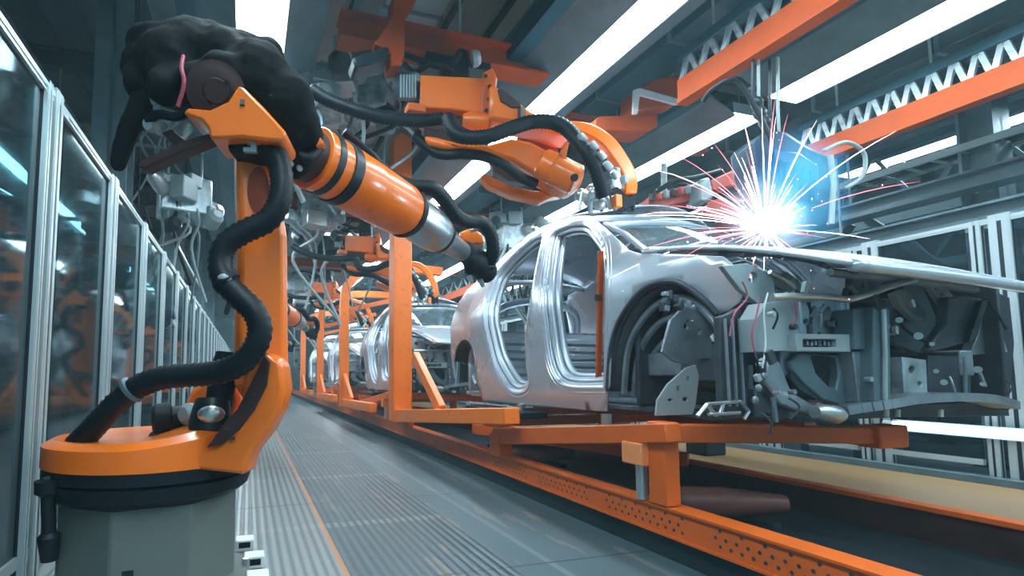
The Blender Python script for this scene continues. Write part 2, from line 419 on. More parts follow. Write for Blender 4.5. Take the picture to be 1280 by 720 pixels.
lattice((9.6, 1, 2.6), (9.6, 22, 2.6), 1.0, STE, STE, 'blue-grey lattice girder in front of the right wall', 16, .12, .1)
def ibeam(p, q, w, h, m, name, label, cat='beam', fl=.025):
    p = V(p); q = V(q); t = thing(name, (p+q)/2, label, cat)
    MB().beam(p, q, .03, h).build('web', m, t, False)
    for k in range(3):
        a = p.lerp(q, (k+.5)/3); MB().cyl(a+V((0, 0, h/2)), V((a.x, a.y, 6.0)), .014, n=6).build('hanger_rod', STL, t)
    for s, n_ in ((1, 'top_flange'), (-1, 'bottom_flange')):
        o_ = V((0, 0, s*h/2)); MB().beam(p+o_, q+o_, w, fl).build(n_, m, t, False)
    return t
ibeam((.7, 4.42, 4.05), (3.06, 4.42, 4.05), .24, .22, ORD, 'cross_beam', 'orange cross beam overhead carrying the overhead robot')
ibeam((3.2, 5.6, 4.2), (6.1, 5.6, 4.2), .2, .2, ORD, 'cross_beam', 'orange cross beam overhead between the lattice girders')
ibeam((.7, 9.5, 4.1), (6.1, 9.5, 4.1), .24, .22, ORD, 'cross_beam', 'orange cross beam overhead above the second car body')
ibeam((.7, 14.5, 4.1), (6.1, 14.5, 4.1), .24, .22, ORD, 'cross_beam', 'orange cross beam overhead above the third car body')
ibeam((1.0, 2, 4.45), (1.0, 20, 4.45), .2, .24, STL, 'runway_beam', 'pale runway beam overhead left of the overhead robot')
ibeam((-2.4, 1, 4.3), (-2.4, 24, 4.3), .2, .24, STE, 'runway_beam', 'grey runway beam overhead behind the left fence')
ibeam((7.1, .5, 2.95), (7.1, 24, 2.95), .26, .16, STE, 'runway_beam', 'grey runway beam over the right fence, upper one')
ibeam((6.9, .5, 2.55), (6.9, 24, 2.55), .22, .14, STE, 'runway_beam', 'grey runway beam over the right fence, lower one')
# hanging orange brackets at the end of the girder
t = thing('hoist_trolley', P(790, 150, Y=4.5), 'orange hoist trolley under the end of the lattice girder', 'hoist')
slabY([(745, 150), (745, 163), (812, 164), (822, 158), (822, 143), (750, 145)], 4.5, .3).build('lower_body', ORD, t, bevel=.01)
slabY([(795, 113), (795, 128), (795, 140), (850, 128), (858, 115), (856, 100), (845, 94), (820, 98)], 4.4, .25).build('upper_body', ORD, t, bevel=.015)
slabY([(793, 112), (800, 110), (850, 124), (852, 130), (845, 130), (800, 118), (797, 142), (792, 142)], 4.37, .03).build('edge_plate', WHT, t)
t = thing('hanging_bracket', P(500, 50, Y=4.0), 'orange angled bracket hanging overhead left of the overhead robot', 'bracket')
slabY([(492, -8), (524, -8), (506, 20), (506, 68), (500, 82), (488, 82), (488, 62), (468, 54), (482, 34), (490, 18)], 4.0, .2).build('bracket_plate', ORD, t, bevel=.01)
slabY([(440, 72), (486, 56), (486, 74), (445, 84)], 3.95, .22).build('dark_arm', DRK, t, bevel=.02)
# pale louvre panels / duct top left
def duct(name, x, y0, y1, z, w, h, label, m=STL, ribs=0):
    t = thing(name, (x, (y0+y1)/2, z), label, 'duct')
    MB().bb(x-w/2, x+w/2, y0, y1, z, z+h).build('duct_body', m, t, bevel=.01)
    y = y0+.3
    while y < y1: MB().bb(x-w/2-.02, x+w/2+.02, y-.02, y+.02, z-.02, z+h+.02).build('joint_flange', STE, t, False); y += 1.2
    for k in range(4):
        yy = y0+(y1-y0)*(k+.5)/4; MB().cyl((x, yy, z+h), (x, yy, 6.0), .012, n=6).build('hanger_rod', STL, t)
    return t
duct('air_duct', 4.45, 1.5, 20, 4.5, .5, .35, 'blue-green air duct overhead between the bright lamps', TEA)
duct('air_duct', 6.9, .5, 20, 4.2, .7, .4, 'dark air duct overhead on the right', STD)
duct('air_duct', 9.2, .5, 20, 4.0, .5, .4, 'dark air duct overhead by the right wall', STD)
duct('air_duct', -.95, 3, 20, 5.2, .5, .35, 'grey air duct overhead above the left fence', STE)
duct('air_duct', 1.75, 5.2, 20, 5.2, .7, .3, 'grey air duct overhead behind the orange cross beam', STL)
def tray(x, y0, y1, z, w, label):
    t = thing('cable_tray', (x, (y0+y1)/2, z), label, 'cable tray')
    b = MB().bb(x-w/2, x-w/2+.02, y0, y1, z, z+.08).bb(x+w/2-.02, x+w/2, y0, y1, z, z+.08); y = y0
    while y < y1: b.bb(x-w/2, x+w/2, y, y+.03, z, z+.02); y += .25
    b.build('ladder_tray', STL, t, False)
    rnd = random.Random(int(x*10))
    for k in range(6):
        yy = y0+(y1-y0)*(k+.5)/6; MB().cyl((x, yy, z), (x, yy, 6.0), .01, n=6).build('hanger_rod', STL, t)
    for k in range(5):
        xx = x-w/2+.05+k*(w-.1)/4
        MB().tube(spline([(xx+rnd.uniform(-.02, .02), y0+(y1-y0)*i/8, z+.05+rnd.uniform(0, .02)) for i in range(9)], 4), .018, 6).build('cable', BLK if k % 2 else DRK, t)
tray(.55, 3, 22, 5.1, .35, 'cable tray overhead beside the pale runway beam')
tray(7.6, 1, 22, 3.4, .4, 'cable tray overhead in the right aisle')
# ================================================================== LEFT SAFETY FENCE
def fence(x, posts, z0, z1, name_label, face, pane=GLS, wide=.095, sill=.12):
    t = thing('safety_fence', (x, posts[0], 0), name_label, 'fence')
    for y in posts:
        for k, (dy, w_) in enumerate(((0, wide), (face*-1*wide*1.35 if face > 0 else wide*1.15, wide*.55))):
            b = MB().bb(x-.03, x+.03, y+dy-w_/2, y+dy+w_/2, z0, z1+(.02 if k == 0 else -.03))
            for s in (-1, 1):                                  # profile grooves
                b.bb(x+s*.03, x+s*.034, y+dy-w_*.42, y+dy-w_*.12, z0, z1).bb(x+s*.03, x+s*.034, y+dy+w_*.12, y+dy+w_*.42, z0, z1)
            b.slot(1)
            for s in (-1, 1):
                b.bb(x+s*.0302, x+s*.0312, y+dy-w_*.1, y+dy+w_*.1, z0+.02, z1-.04)
            for s in (-1, 1): b.bb(x-.012, x+.012, y+dy+s*w_*.5, y+dy+s*(w_*.5+.001), z0+.02, z1-.04)
            b.build('fence_post', [ALU, DRK], t, False)
    for a, b_ in zip(posts, posts[1:]):
        MB().bb(x-.02, x+.02, a+wide*.5, b_-wide*.5, z1-.05, z1).bb(x-.024, x+.024, a+wide*1.7, b_-wide/2, z1-.03, z1-.02).build('top_rail', ALU, t, False)
        MB().bb(x-.02, x+.02, a+wide*1.7, b_-wide/2, z0+sill, z0+sill+.05).build('bottom_rail', ALU, t, False)
        MB().bb(x-.004, x+.004, a+wide*1.7, b_-wide/2, z0+sill+.05, z1-.05).build('glazing', pane, t, False)
    return t
fence(-.95, [.55, 1.72, 2.87, 4.05]+[5.2+1.15*i for i in range(22)], 0, 2.33, 'aluminium framed glass safety fence along the left of the robots', 1)
fence(6.2, [P(1252, 290, X=6.2).y-2.1, P(1252, 290, X=6.2).y-1.05, P(1252, 290, X=6.2).y, P(1088, 300, X=6.2).y]+[P(1088, 300, X=6.2).y+1.15*(i+1) for i in range(18)], 0.05, 2.33, 'aluminium framed safety fence behind the car bodies on the right', -1, GLR, .14)
# ================================================================== CONVEYOR RAILS
def rail(x0, x1, y0, y1, z0, z1, label, holes=True):
    b = MB().bb(x0, x1, y0, y1, z0, z1)
    b.slot(1)
    if holes:
        y = y0+.3; n = 0
        while y < y1-.3 and y < 9:
            n += 1
            if n % 14 < 11:
                for k, zz in enumerate((z0+.045, z0+.08, z0+.115)):
                    if k == 2 and n % 2: continue
                    r = .009; c = V((x0-.0015, y+(k % 2)*.025, zz))
                    b.add([c]+[c+V((0, r*math.cos(a*math.pi/4), r*math.sin(a*math.pi/4))) for a in range(8)], [(0, 1+a, 1+(a+1) % 8) for a in range(8)])
            y += .055
    b.slot(2).bb(x0+.02, x1-.02, y0, y1, .0, z0)
    b.slot(0)
    b.bb(x0-.012, x0, y0, y1, z0, z0+.012).bb(x0-.012, x0, y0, y1, z1-.012, z1)
    return b.build('conveyor_rail', [ORB, CAK, STD], None, False, label=label, cat='rail')
rail(2.1, 2.22, -.4, 40, .12, .27, 'long orange perforated conveyor rail along the walkway')
t = thing('conveyor_rail', (3.43, 10, .1), 'long conveyor rail on the far side, shade painted dark brown on its web, orange upper edge', 'rail')
MB().bb(3.4, 3.46, -2, 40, .03, .25).build('web', BRN, t, False)  # shade on the web put in as a dark brown colour
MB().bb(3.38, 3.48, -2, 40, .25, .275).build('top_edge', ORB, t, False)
# plates bridging the rails
for i, (y, lab) in enumerate([(2.15, 'rusty red support tube lying between the conveyor rails below the car front'), (4.2, 'dull support tube between the conveyor rails below the car doors')]):
    t = thing('support_tube', (2.8, y, .2), lab, 'support')
    MB().tube([(2.25, y+.5, .2), (2.7, y+.3, .21), (3.0, y+.16, .21)], [.09, .085, .05], 20).build('tube_body', mat('rusty_red_paint', '6A4038', .45, .1, .35, 3), t)
    for q in (2.3, 2.85): MB().bb(q-.03, q+.03, y+.1, y+.5, .095, .13).build('foot', STD, t)
# ================================================================== CARRIER FRAMES
def carrier(off, label):
    oy = off
    o_ = V((0, oy, 0))
    t = thing('carrier_skid', (2.1, 3+oy, .3), label, 'carrier')
    def Q(*a, **k): return P(*a, **k)+o_
    # longitudinal beam beside the sill
    a = Q(622, 545.5, X=2.1); b = Q(842, 541, X=2.1)
    MB().beam(a, b, .1, .14, h2=.10).build('side_beam', ORB, t, bevel=.008)
    c = Q(838, 541, X=2.14); d = Q(1117, 544, Y=2.15)
    MB().beam(c, d, .09, .095).build('cross_member', ORB, t, bevel=.008)
    MB().beam(d+V((-.22, 0, 0)), d+V((.02, 0, 0)), .13, .13).build('end_block', ORB, t, bevel=.01)
    # legs down to the rail
    top = Q(828, 541, X=2.13)
    MB().bb(top.x-.05, top.x+.05, top.y-.06, top.y+.06, .272, top.z+.06).build('leg', ORB, t, bevel=.008)
    e = Q(801, 566, X=2.1)
    MB().box((e.x, e.y, e.z), (.13, .16, .12)).build('clamp_block', mat('pale_orange_paint', 'F0935A', .4, 0, .1), t, bevel=.008)
    MB().cyl((e.x, e.y, .274), (e.x, e.y, e.z-.05), .03).build('clamp_pin', SLV, t)
    f = Q(625, 550, X=2.1)
    MB().bb(f.x-.06, f.x+.06, f.y-.1, f.y+.08, .272, f.z+.06).build('leg', ORB, t, bevel=.008)
    # cross members under the floor pan
    for yy in (3.1, 4.3, 5.4): MB().bb(2.05, 4.1, yy-.05+oy, yy+.05+oy, .5, .58).build('cross_member', ORB, t, bevel=.008)
    MB().bb(4.0, 4.12, 2.9+oy, 5.6+oy, .48, .6).build('side_beam', ORB, t, bevel=.008)
    for yy in (4.4, 5.2): MB().bb(4.0, 4.12, yy+oy, yy+.12+oy, .032, .5).build('leg', ORB, t, bevel=.008)
    for yy in (3.1, 4.3): MB().cyl((2.4, yy+oy, .56), (2.4, yy+oy, .685), .035).build('locating_pin', SLV, t)
    # inner diagonal
    MB().beam(V((2.2, 4.9+oy, .42)), V((3.3, 3.3+oy, .3)), .08, .1).build('diagonal_member', ORB, t, bevel=.006)
    MB().bb(2.24, 2.5, 4.0+oy, 5.2+oy, .58, .64).build('sill_pad', DRK, t, bevel=.01)
    return t
ca = carrier(0, 'orange carrier skid under the nearest car body')
copy_tree(ca, (0, 5.6, 0), 'orange carrier skid under the second car body')
copy_tree(ca, (0, 10.9, 0), 'orange carrier skid under the third car body')
def cframe(off, label):
    o_ = V((0, off, 0)); X0 = 1.99
    t = thing('gantry_post', (X0, 6.85+off, .3), label, 'post')
    zt = P(500, 166, X=X0).z
    zt2 = zt-.28; y = 6.85+off; w = .19
    b = MB().prism([(X0-w*.5, y, .33), (X0+w*.9, y, .33), (X0+w*.9, y, zt2+.2), (X0+w*.1, y, zt), (X0-w*.5, y, zt-.1)], (0, .26, 0))
    b.build('upright', PST, t, bevel=.01)
    MB().bb(X0-w*.5-.006, X0-w*.2, y-.03, y+.0, .33, zt-.12).build('edge_strip', PST, t, bevel=.004)
    a = P(493, 519, X=X0)+o_; c = P(640, 520, X=1.96)+o_
    MB().beam(a+V((0, -.1, 0)), c, .14, .17, h2=.13).build('foot_beam', PST, t, bevel=.01)
    p = P(519, 445, X=X0)+o_; q = P(552, 513, X=X0+.02)+o_
    MB().beam(p, q, .08, .13).build('knee_brace', PST, t, bevel=.008)
    MB().bb(X0+.02, X0+.13, y-.2, y+.3, .272, .34).build('base_plate', ORB, t, bevel=.006)
    for k in range(4): MB().cyl((X0+.07+.05*(k % 2), y-.13+.2*(k//2), .34), (X0+.07+.05*(k % 2), y-.13+.2*(k//2), .365), .014, n=6).build('bolt', SLV, t)
    return t
cframe(0, 'tall orange gantry post behind the foreground robot hand, nearest of the row')
def curvedpost(y, zs, label, X0=1.93):
    t = thing('curved_post', (X0, y, .27), label, 'post')
    pts = spline([(X0, y, .3), (X0, y, 1.2), (X0, y, zs-.5), (X0+.12, y, zs-.15), (X0+.5, y, zs+.12), (X0+1.4, y, zs+.22), (X0+2.2, y, zs+.2)], 8)
    b = MB()
    for a, c in zip(pts, pts[1:]): b.beam(a, c+(c-a)*.03, .16, .2, up=(0, 1, 0) if abs((c-a).normalized().z) > .5 else (0, 0, 1))
    b2 = MB(); vs = []
    for i, p in enumerate(pts):
        tt = (pts[min(i+1, len(pts)-1)]-pts[max(i-1, 0)]).normalized(); n_ = V((-tt.z, 0, tt.x))
        for u, v in ((-1, -1), (1, -1), (1, 1), (-1, 1)): vs.append(p+n_*u*.09+V((0, v*.1, 0)))
    fs = [(i*4+k, i*4+(k+1) % 4, i*4+4+(k+1) % 4, i*4+4+k) for i in range(len(pts)-1) for k in range(4)]+[(3, 2, 1, 0), tuple(len(vs)-4+k for k in range(4))]
    b2.add(vs, fs).build('curved_upright', PST, t, bevel=.006)
    MB().beam((X0, y, .4), (X0, y-2.7, .44), .13, .15).build('foot_beam', PST, t, bevel=.01)
    MB().beam((X0, y-.1, .95), (X0+.02, y-.8, .48), .07, .12).build('knee_brace', PST, t, bevel=.006)
    MB().beam((X0+.1, y, zs-.75), (X0+1.6, y, zs-.35), .09, .1).build('cross_arm', ORB, t, bevel=.006)
    return t
c2 = curvedpost(10.9, 3.1, 'orange curved gantry post beside the second car body')
copy_tree(c2, (0, 3.8, 0), 'orange curved gantry post between the second and third car bodies')
copy_tree(c2, (0, 8.6, 0), 'most distant orange curved gantry post')
# ================================================================== CAR BODY
XC = 3.35
def sideX(y, z):
    x = 2.35
    if z > 1.5: x += .36*((z-1.5)/.75)**1.5
    if z < 1.0: x += .05*((1.0-z)/.3)**2
    x += .02*math.sin((z-.7)*3)
    if y < 2.5: x += .16*((2.5-y)/.7)**2
    if y > 5.0: x += .07*((y-5.0)/1.0)**2
    return x
def on_side(p, q):
    lo = 2.2
    for i in range(90):                                     # march along the line of sight to the panel
        X = lo+i*.01; w_ = P(p, q, X=X)
        if X >= sideX(w_.y, w_.z): break
    a_, b_ = X-.01, X
    for _ in range(12):
        m_ = (a_+b_)/2; w_ = P(p, q, X=m_)
        if m_ >= sideX(w_.y, w_.z): b_ = m_
        else: a_ = m_
    return (w_.y, w_.z)
def sm(l, n=4): return [(v.x, v.y) for v in spline([V((a, b, 0)) for a, b in l], n, True)]
SIDE = [(760, 514), (760, 489), (762, 449), (766, 425), (773, 404), (784, 384), (796, 369), (808, 359), (822, 353), (836, 351), (849, 353), (863, 360), (876, 370), (888, 381), (898, 393),
        (912, 388), (925, 378), (932, 362), (928, 345), (917, 331), (905, 321), (870, 319), (830, 318), (800, 317), (787, 313), (764, 291), (747, 276), (738, 270), (722, 270), (700, 275), (680, 283), (661, 294), (640, 311), (622, 329), (608, 344),
        (597, 352), (584, 363), (574, 378), (567, 395), (563, 412), (564, 440), (567, 466), (569, 474), (568, 452), (571, 436), (576, 427), (582, 424), (588, 428), (593, 442), (595, 458), (596, 474), (600, 490), (605, 503), (640, 506), (700, 510), (735, 513)]
FD = [(682, 330), (686, 308), (693, 292), (712, 282), (731, 281), (742, 291), (755, 314), (757, 360), (756, 420), (755, 474), (748, 480), (709, 479), (694, 466), (686, 440), (681, 400), (679, 371)]
RD = [(621, 345), (640, 323), (660, 305), (676, 295), (677, 303), (671, 330), (666, 359), (661, 385), (657, 420), (658, 459), (661, 476), (655, 486), (641, 487), (629, 474), (617, 450), (609, 418), (606, 398), (610, 370)]
side_yz = [on_side(*p) for p in SIDE]
fd = sm([on_side(*p) for p in FD], 4); rd = sm([on_side(*p) for p in RD], 4)
vs2, tr2 = cdt(side_yz, [fd, rd], .07)
def Sx(y, z, sgn=1, inn=0): 
    x = sideX(y, z)+inn
    return x if sgn > 0 else 2*XC-x
def shrink(l, d):
    out = []; n = len(l)
    area_ = sum(l[i][0]*l[(i+1) % n][1]-l[(i+1) % n][0]*l[i][1] for i in range(n)); sg = 1 if area_ > 0 else -1
    for i in range(n):
        a = V(l[i-1]); b = V(l[(i+1) % n]); t_ = (b-a); 
        if t_.length < 1e-6: out.append(l[i]); continue
        t_.normalize(); nn = V((-t_.y, t_.x))*sg
        out.append((l[i][0]+nn.x*d, l[i][1]+nn.y*d))
    return out
def bridge(mb, loops):
    n = len(loops[0])
    for a, b in zip(loops, loops[1:]):
        mb.add(list(a)+list(b), [(i, (i+1) % n, n+(i+1) % n, n+i) for i in range(n)])
    return mb
def skin(mb, pts, u, v, th=.0):
    """grid surface pts[i][j]"""
    nu = len(pts); nv = len(pts[0])
    return mb.add([p for r in pts for p in r], [(i*nv+j, (i+1)*nv+j, (i+1)*nv+j+1, i*nv+j+1) for i in range(nu-1) for j in range(nv-1)])
def make_car():
    t = thing('car_body', (XC, 3.6, .69), 'unpainted silver car body nearest the camera with open door frames and bare front structure', 'car body', 'car bodies on the conveyor')
    for sg, nm in ((1, 'left'), (-1, 'right')):
        b = MB(); b.add([(Sx(y, z, sg), y, z) for y, z in vs2], tr2)
        b.build('side_panel', CAR, t, ang=1.2, solid=.012)
        for lp, d2 in ((fd, 1), (rd, 1)):
            def L(d, inn): return [V((Sx(y, z, sg, inn), y, z)) for y, z in shrink(lp, d)]
            bridge(MB(), [L(0, 0), L(.004, .012), L(.012, .03), L(.045, .034), L(.05, .04), L(.056, .085), L(.08, .09), L(.082, .13)]).build('door_frame', CAR, t, ang=.9, solid=.006)
    for sg in (1, -1):                                        # pressed beads around the openings
        for lp in (fd, rd):
            for d_, r_ in ((-.03, .011), (-.062, .008)):
                q_ = shrink(lp, d_); q_ = q_+[q_[0]]
                MB().tube([(Sx(y, z, sg, -.001*sg), y, z) for y, z in q_], r_, 6).build('pressed_bead', CAR, t)
        y0_ = on_side(770, 395)[0]
    # wheel arch lips
    arch = side_yz[1:15]
    for sg in (1, -1):
        pts = spline([(Sx(y, z, sg, -.004*sg if sg > 0 else -.004), y, z) for y, z in arch], 4)
        MB().tube(pts, .016, 8).build('wheel_arch_lip', CAK, t)
        pts2 = spline([(Sx(y, z, sg, 0), y, z) for y, z in side_yz[42:51]], 4)
        MB().tube(pts2, .012, 8).build('wheel_arch_lip', CAD, t)
    # roof
    roofl = [side_yz[i] for i in range(27, 36)]
    rows = []
    for y, z in roofl:
        xl = Sx(y, z); row = []
        for k in range(13):
            s = k/12; row.append(V((xl+(2*XC-2*xl)*s, y-.16*math.sin(math.pi*s), z+.085*math.sin(math.pi*s)+.01)))
        rows.append(row)
    skin(MB(), rows, 9, 13).build('roof_panel', CAR, t, ang=1.2, solid=.012)
    for i, f in ((0, .05), (4, .03), (8, .05)):
        y, z = roofl[i]; xl = Sx(y, z)
        MB().tube([V((xl+(2*XC-2*xl)*s/8, y-.10*math.sin(math.pi*s/8)+.02, z+.035*math.sin(math.pi*s/8)-.03)) for s in range(9)], .035, 8).build('roof_crossmember', CAR, t)
    # windscreen in its frame
    y0, z0 = side_yz[26]; y1, z1 = side_yz[24]
    r1 = [V((Sx(y0, z0)+.05+(2*XC-2*Sx(y0, z0)-.1)*k/10, y0-.02-.10*math.sin(math.pi*k/10), z0-.03+.03*math.sin(math.pi*k/10))) for k in range(11)]
    r2 = [V((Sx(y1, z1)+.06+(2*XC-2*Sx(y1, z1)-.12)*k/10, y1-.08-.22*math.sin(math.pi*k/10), z1-.02)) for k in range(11)]
    rm = [(a+b)/2+V((0, -.02, .015)) for a, b in zip(r1, r2)]
    skin(MB(), [r1, rm, r2], 3, 11).build('windscreen', GLW, t, ang=2)
    MB().tube(r1, .022, 8).build('windscreen_header', CAR, t)
    for i in (0, 10): MB().tube([r1[i], rm[i], r2[i]], .022, 8).build('windscreen_pillar', CAR, t)
    MB().tube([p+V((0, -.02, -.01)) for p in r2], .035, 8).build('cowl', CAR, t)
    # bonnet
    hb = []
    yb = y1-.14
    for i in range(9):
        s = i/8; y = yb+(1.62-yb)*s; z = 1.75-.09*s-.20*s**2
        xl = 2.42+.14*s*s+.03*s; row = []
        for k in range(15):
            q = k/14; c_ = max(0, math.sin(math.pi*q))
            row.append(V((xl+(2*XC-2*xl)*q, y-(.02*s)*c_+(.12*(1-s))*-c_, z+.015*c_*(1-s)-.05*s*q)))
        hb.append(row)
    skin(MB(), hb, 9, 15).build('bonnet', CAR, t, ang=1.5, solid=.022)
    MB().tube([p+V((0, 0, -.012)) for p in hb[-1]], .03, 8).build('bonnet_front_edge', CAR, t, ang=2)
    for e in (0, -1): MB().tube([r[e]+V((0, 0, -.006)) for r in hb], .016, 8).build('bonnet_side_edge', CAR, t, ang=2)
    for k in (3, 7, 11): MB().tube([r[k]+V((0, 0, -.03)) for r in hb[1:]], .018, 6).build('bonnet_rib', CAD, t)
    MB().tube([p+V((0, .1, -.045)) for p in hb[-2][2:13]], .022, 6).build('bonnet_rib', CAD, t)
    # floor pan, bulkhead, seat crossmember, tunnel, parcel shelf, boot
    b = MB().bb(2.48, 4.22, 2.95, 5.6, .72, .745)
    for k in range(9): b.bb(2.6+k*.19, 2.64+k*.19, 3.0, 5.5, .745, .765)
    b.build('floor_pan', CAD, t, bevel=.004)
    MB().bb(3.2, 3.5, 2.95, 5.2, .745, .93).build('tunnel', CAD, t, bevel=.04)
    MB().bb(2.5, 4.2, 3.9, 4.05, .745, .9).build('seat_crossmember', CAD, t, bevel=.02)
    MB().bb(2.48, 4.22, 2.86, 2.9, .75, 1.5).build('bulkhead', CAK, t, bevel=.02)
    b = MB()
    for k in range(7): b.bb(2.55, 4.15, 5.15, 5.2, .8+k*.085, .86+k*.085)
    b.bb(2.55, 4.15, 5.2, 5.22, .75, 1.45).build('rear_seat_panel', CAR, t, bevel=.01)
    b = MB().bb(2.6, 4.1, 5.2, 5.7, 1.42, 1.45)
    b.build('parcel_shelf', CAR, t, bevel=.01)
    MB().tube([(2.45, 2.98, 1.5), (3.0, 2.95, 1.42), (3.7, 2.95, 1.42), (4.25, 2.98, 1.5)], .035, 10).build('dash_crossbeam', CAD, t)
    for x in (2.9, 3.3, 3.75): MB().beam((x, 2.98, 1.42), (x+.03, 3.0, .95), .04, .06).build('dash_bracket', CAD, t, False)
    # inner right side structure seen through the doors
    b = MB()
    for k, zz in enumerate((1.02, 1.10, 1.18, 1.26, 1.34)): b.tube([(4.14, 3.05, zz), (4.16, 3.6, zz), (4.16, 4.1, zz), (4.12, 4.9, zz)], .034, 8)
    b.bb(4.16, 4.18, 3.05, 4.9, .78, 1.42)
    b.build('side_impact_panel', SLV, t)
    MB().bb(4.1, 4.17, 3.0, 5.0, .86, .97).build('inner_sill', CAK, t, bevel=.01)
    ri = random.Random(9)
    for i in range(26):
        p_ = V((ri.uniform(4.0, 4.12), ri.uniform(3.1, 5.1), ri.uniform(.8, 1.6))); s_ = ri.uniform(.05, .16)
        MB().box(p_, (.05, s_, s_*ri.uniform(.3, 1.2)), R=Matrix.Rotation(ri.uniform(-.7, .7), 3, 'X')).build('inner_bracket', ri.choice([SLV, CAR, CAD, CAK, DRK]), t, bevel=.006)
    # rear end: tailgate frame and rear panel
    ye = 5.95
    MB().tube(spline([(2.62, 5.7, .85), (2.62, 5.88, 1.1), (2.66, 5.75, 1.45), (2.85, 5.55, 1.75), (3.35, 5.5, 1.85), (3.85, 5.55, 1.75), (4.04, 5.75, 1.45), (4.08, 5.88, 1.1), (4.08, 5.7, .85)], 6), .045, 8).build('tailgate_frame', CAR, t)
    MB().bb(2.55, 4.15, 5.78, 5.84, .78, 1.1).build('rear_panel', CAR, t, bevel=.02)
    MB().bb(2.55, 4.15, 5.2, 5.8, .74, .78).build('boot_floor', CAD, t, bevel=.01)
    for sg in (1, -1):
        # wheelhouses
        for (lp, dep, m_) in ((arch, .55, CAK), (side_yz[43:50], .38, CAK)):
            loops = []
            cy = sum(y for y, z in lp)/len(lp); cz = min(z for y, z in lp)
            for d_, s_ in ((.0, 1), (.03, .94), (dep*.5, .93), (dep*.85, .8), (dep, .55), (dep, .3), (dep, .02)):
                loops.append([V((Sx(y, z, sg, d_), cy+(y-cy)*s_, cz+(z-cz)*(s_+(1-s_)*.35))) for y, z in lp])
            n = len(lp); b = MB()
            for A_, B_ in zip(loops, loops[1:]): b.add(A_+B_, [(i, i+1, n+i+1, n+i) for i in range(n-1)])
            b.build('wheelhouse', m_, t, ang=1.0, solid=.01)
        ff = (lambda x: x) if sg > 0 else (lambda x: 2*XC-x)
        MB().add([(ff(2.42), 2.25, .72), (ff(2.6), 2.25, .72), (ff(2.6), 2.8, .74), (ff(2.42), 2.8, .74)], [(0, 1, 2, 3)]).build('wheelhouse_floor', CAK, t, False, solid=.02)
        # layered liner shells and strut tower inside the arch
        b = MB()
        for k, (s_, d_) in enumerate(((.88, .10), (.76, .17), (.62, .24))):
            cy = 2.5; cz = .7
            pts = [V((ff(2.35+d_), cy+(y-cy)*s_+.05*k, cz+(z-cz)*s_)) for y, z in arch]
            b.tube(spline(pts, 3), .022, 6)
        b.build('liner_rib', CAD, t)
        MB().stack((ff(2.62), 2.42, .9), (ff(2.7), 2.44, 1.4), [(0, .17), (.3, .17), (.7, .15), (.9, .13), (1, .08)]).build('strut_tower', CAK, t)
    # light triangular splash plate, slotted
    f = [(820, 520), (822, 500), (835, 480), (858, 460), (870, 456), (874, 470), (870, 505), (866, 518)]
    slab(f, 2.86, .02, [ell(848, 486, 1.8, 4, 8), ell(838, 500, 3.4, 2, 8), ell(857, 499, 4, 3, 8), ell(860, 474, 1.5, 4, 8)]).build('splash_plate', STL, t, bevel=.002)
    slab([(828, 440), (838, 400), (852, 385), (872, 382), (888, 392), (898, 420), (898, 450), (880, 448), (858, 455), (842, 452)], 2.95, .03, [ell(858, 408, 3, 4, 8), ell(874, 415, 2, 4, 8), ell(862, 400, 4, 2, 8)]).build('inner_apron', CAD, t, bevel=.008)
    for i in range(10):
        r_ = random.Random(i); a = P(822+r_.uniform(0, 45), 366+r_.uniform(0, 20), D=2.85); 
        MB().box(a, (.03+r_.random()*.03, .03, .02+r_.random()*.02), R=Matrix.Rotation(r_.random()*3, 3, 'Y')).build('liner_clip', CAK if i % 2 else CAD, t, bevel=.003)
    # ---- front structure, left to right
    F_ = lambda l, Y, th, m, n_, holes=(), bv=.004: slabY(l, Y, th, holes).build(n_, m, t, bevel=bv)
    F_([(900, 396), (912, 392), (926, 384), (930, 400), (934, 450), (938, 522), (904, 524), (902, 470)], 2.02, .04, CAK, 'front_apron')
    for q in (906, 915, 924): MB().tube([P(q, 398, Y=2.0), P(q+3, 450, Y=2.0), P(q+6, 508, Y=2.0)], .008, 6).build('apron_flange', CAD, t)
    F_([(903, 332), (935, 329), (966, 343), (970, 370), (948, 380), (926, 362)], 2.0, .03, STL, 'strut_mount_plate', [ell(942, 347, 6, 7)])
    MB().tube([P(962, 340, Y=1.98), P(985, 352, Y=1.98), P(1002, 366, Y=1.98)], .012, 8).build('stay', SLV, t)
    F_([(966, 345), (985, 340), (998, 350), (1000, 362), (984, 364), (970, 358)], 2.1, .03, STL, 'latch_plate', [ell(984, 352, 5, 5, 8)])
    F_([(946, 398), (958, 378), (986, 376), (994, 398), (994, 438), (948, 440)], 1.9, .10, STL, 'front_rail_box')
    F_([(966, 373), (1062, 374), (1063, 420), (988, 418), (986, 400), (968, 396)], 1.96, .04, CAR, 'radiator_support_panel', [ell(1034, 392, 6, 9), ell(1008, 402, 4, 3, 8)])
    for q in (974, 984, 1000, 1013, 1050, 1058): MB().tube([P(q, 377, Y=1.93), P(q+1, 395, Y=1.93), P(q, 414, Y=1.93)], .007, 6).build('panel_flange', CAR, t)
    F_([(994, 417), (1064, 418), (1064, 440), (996, 439)], 1.86, .06, STL, 'support_crossbar', [[(1004, 424), (1046, 424), (1046, 434), (1004, 434)]])
    F_([(1002, 422), (1048, 422), (1048, 436), (1002, 436)], 1.90, .03, CAK, 'slot_insert')
    for k in range(8): MB().box(P(1007+k*5.3, 429+(k % 2), Y=1.885), (.012, .02, .02)).build('slot_tooth', CAD, t, False)
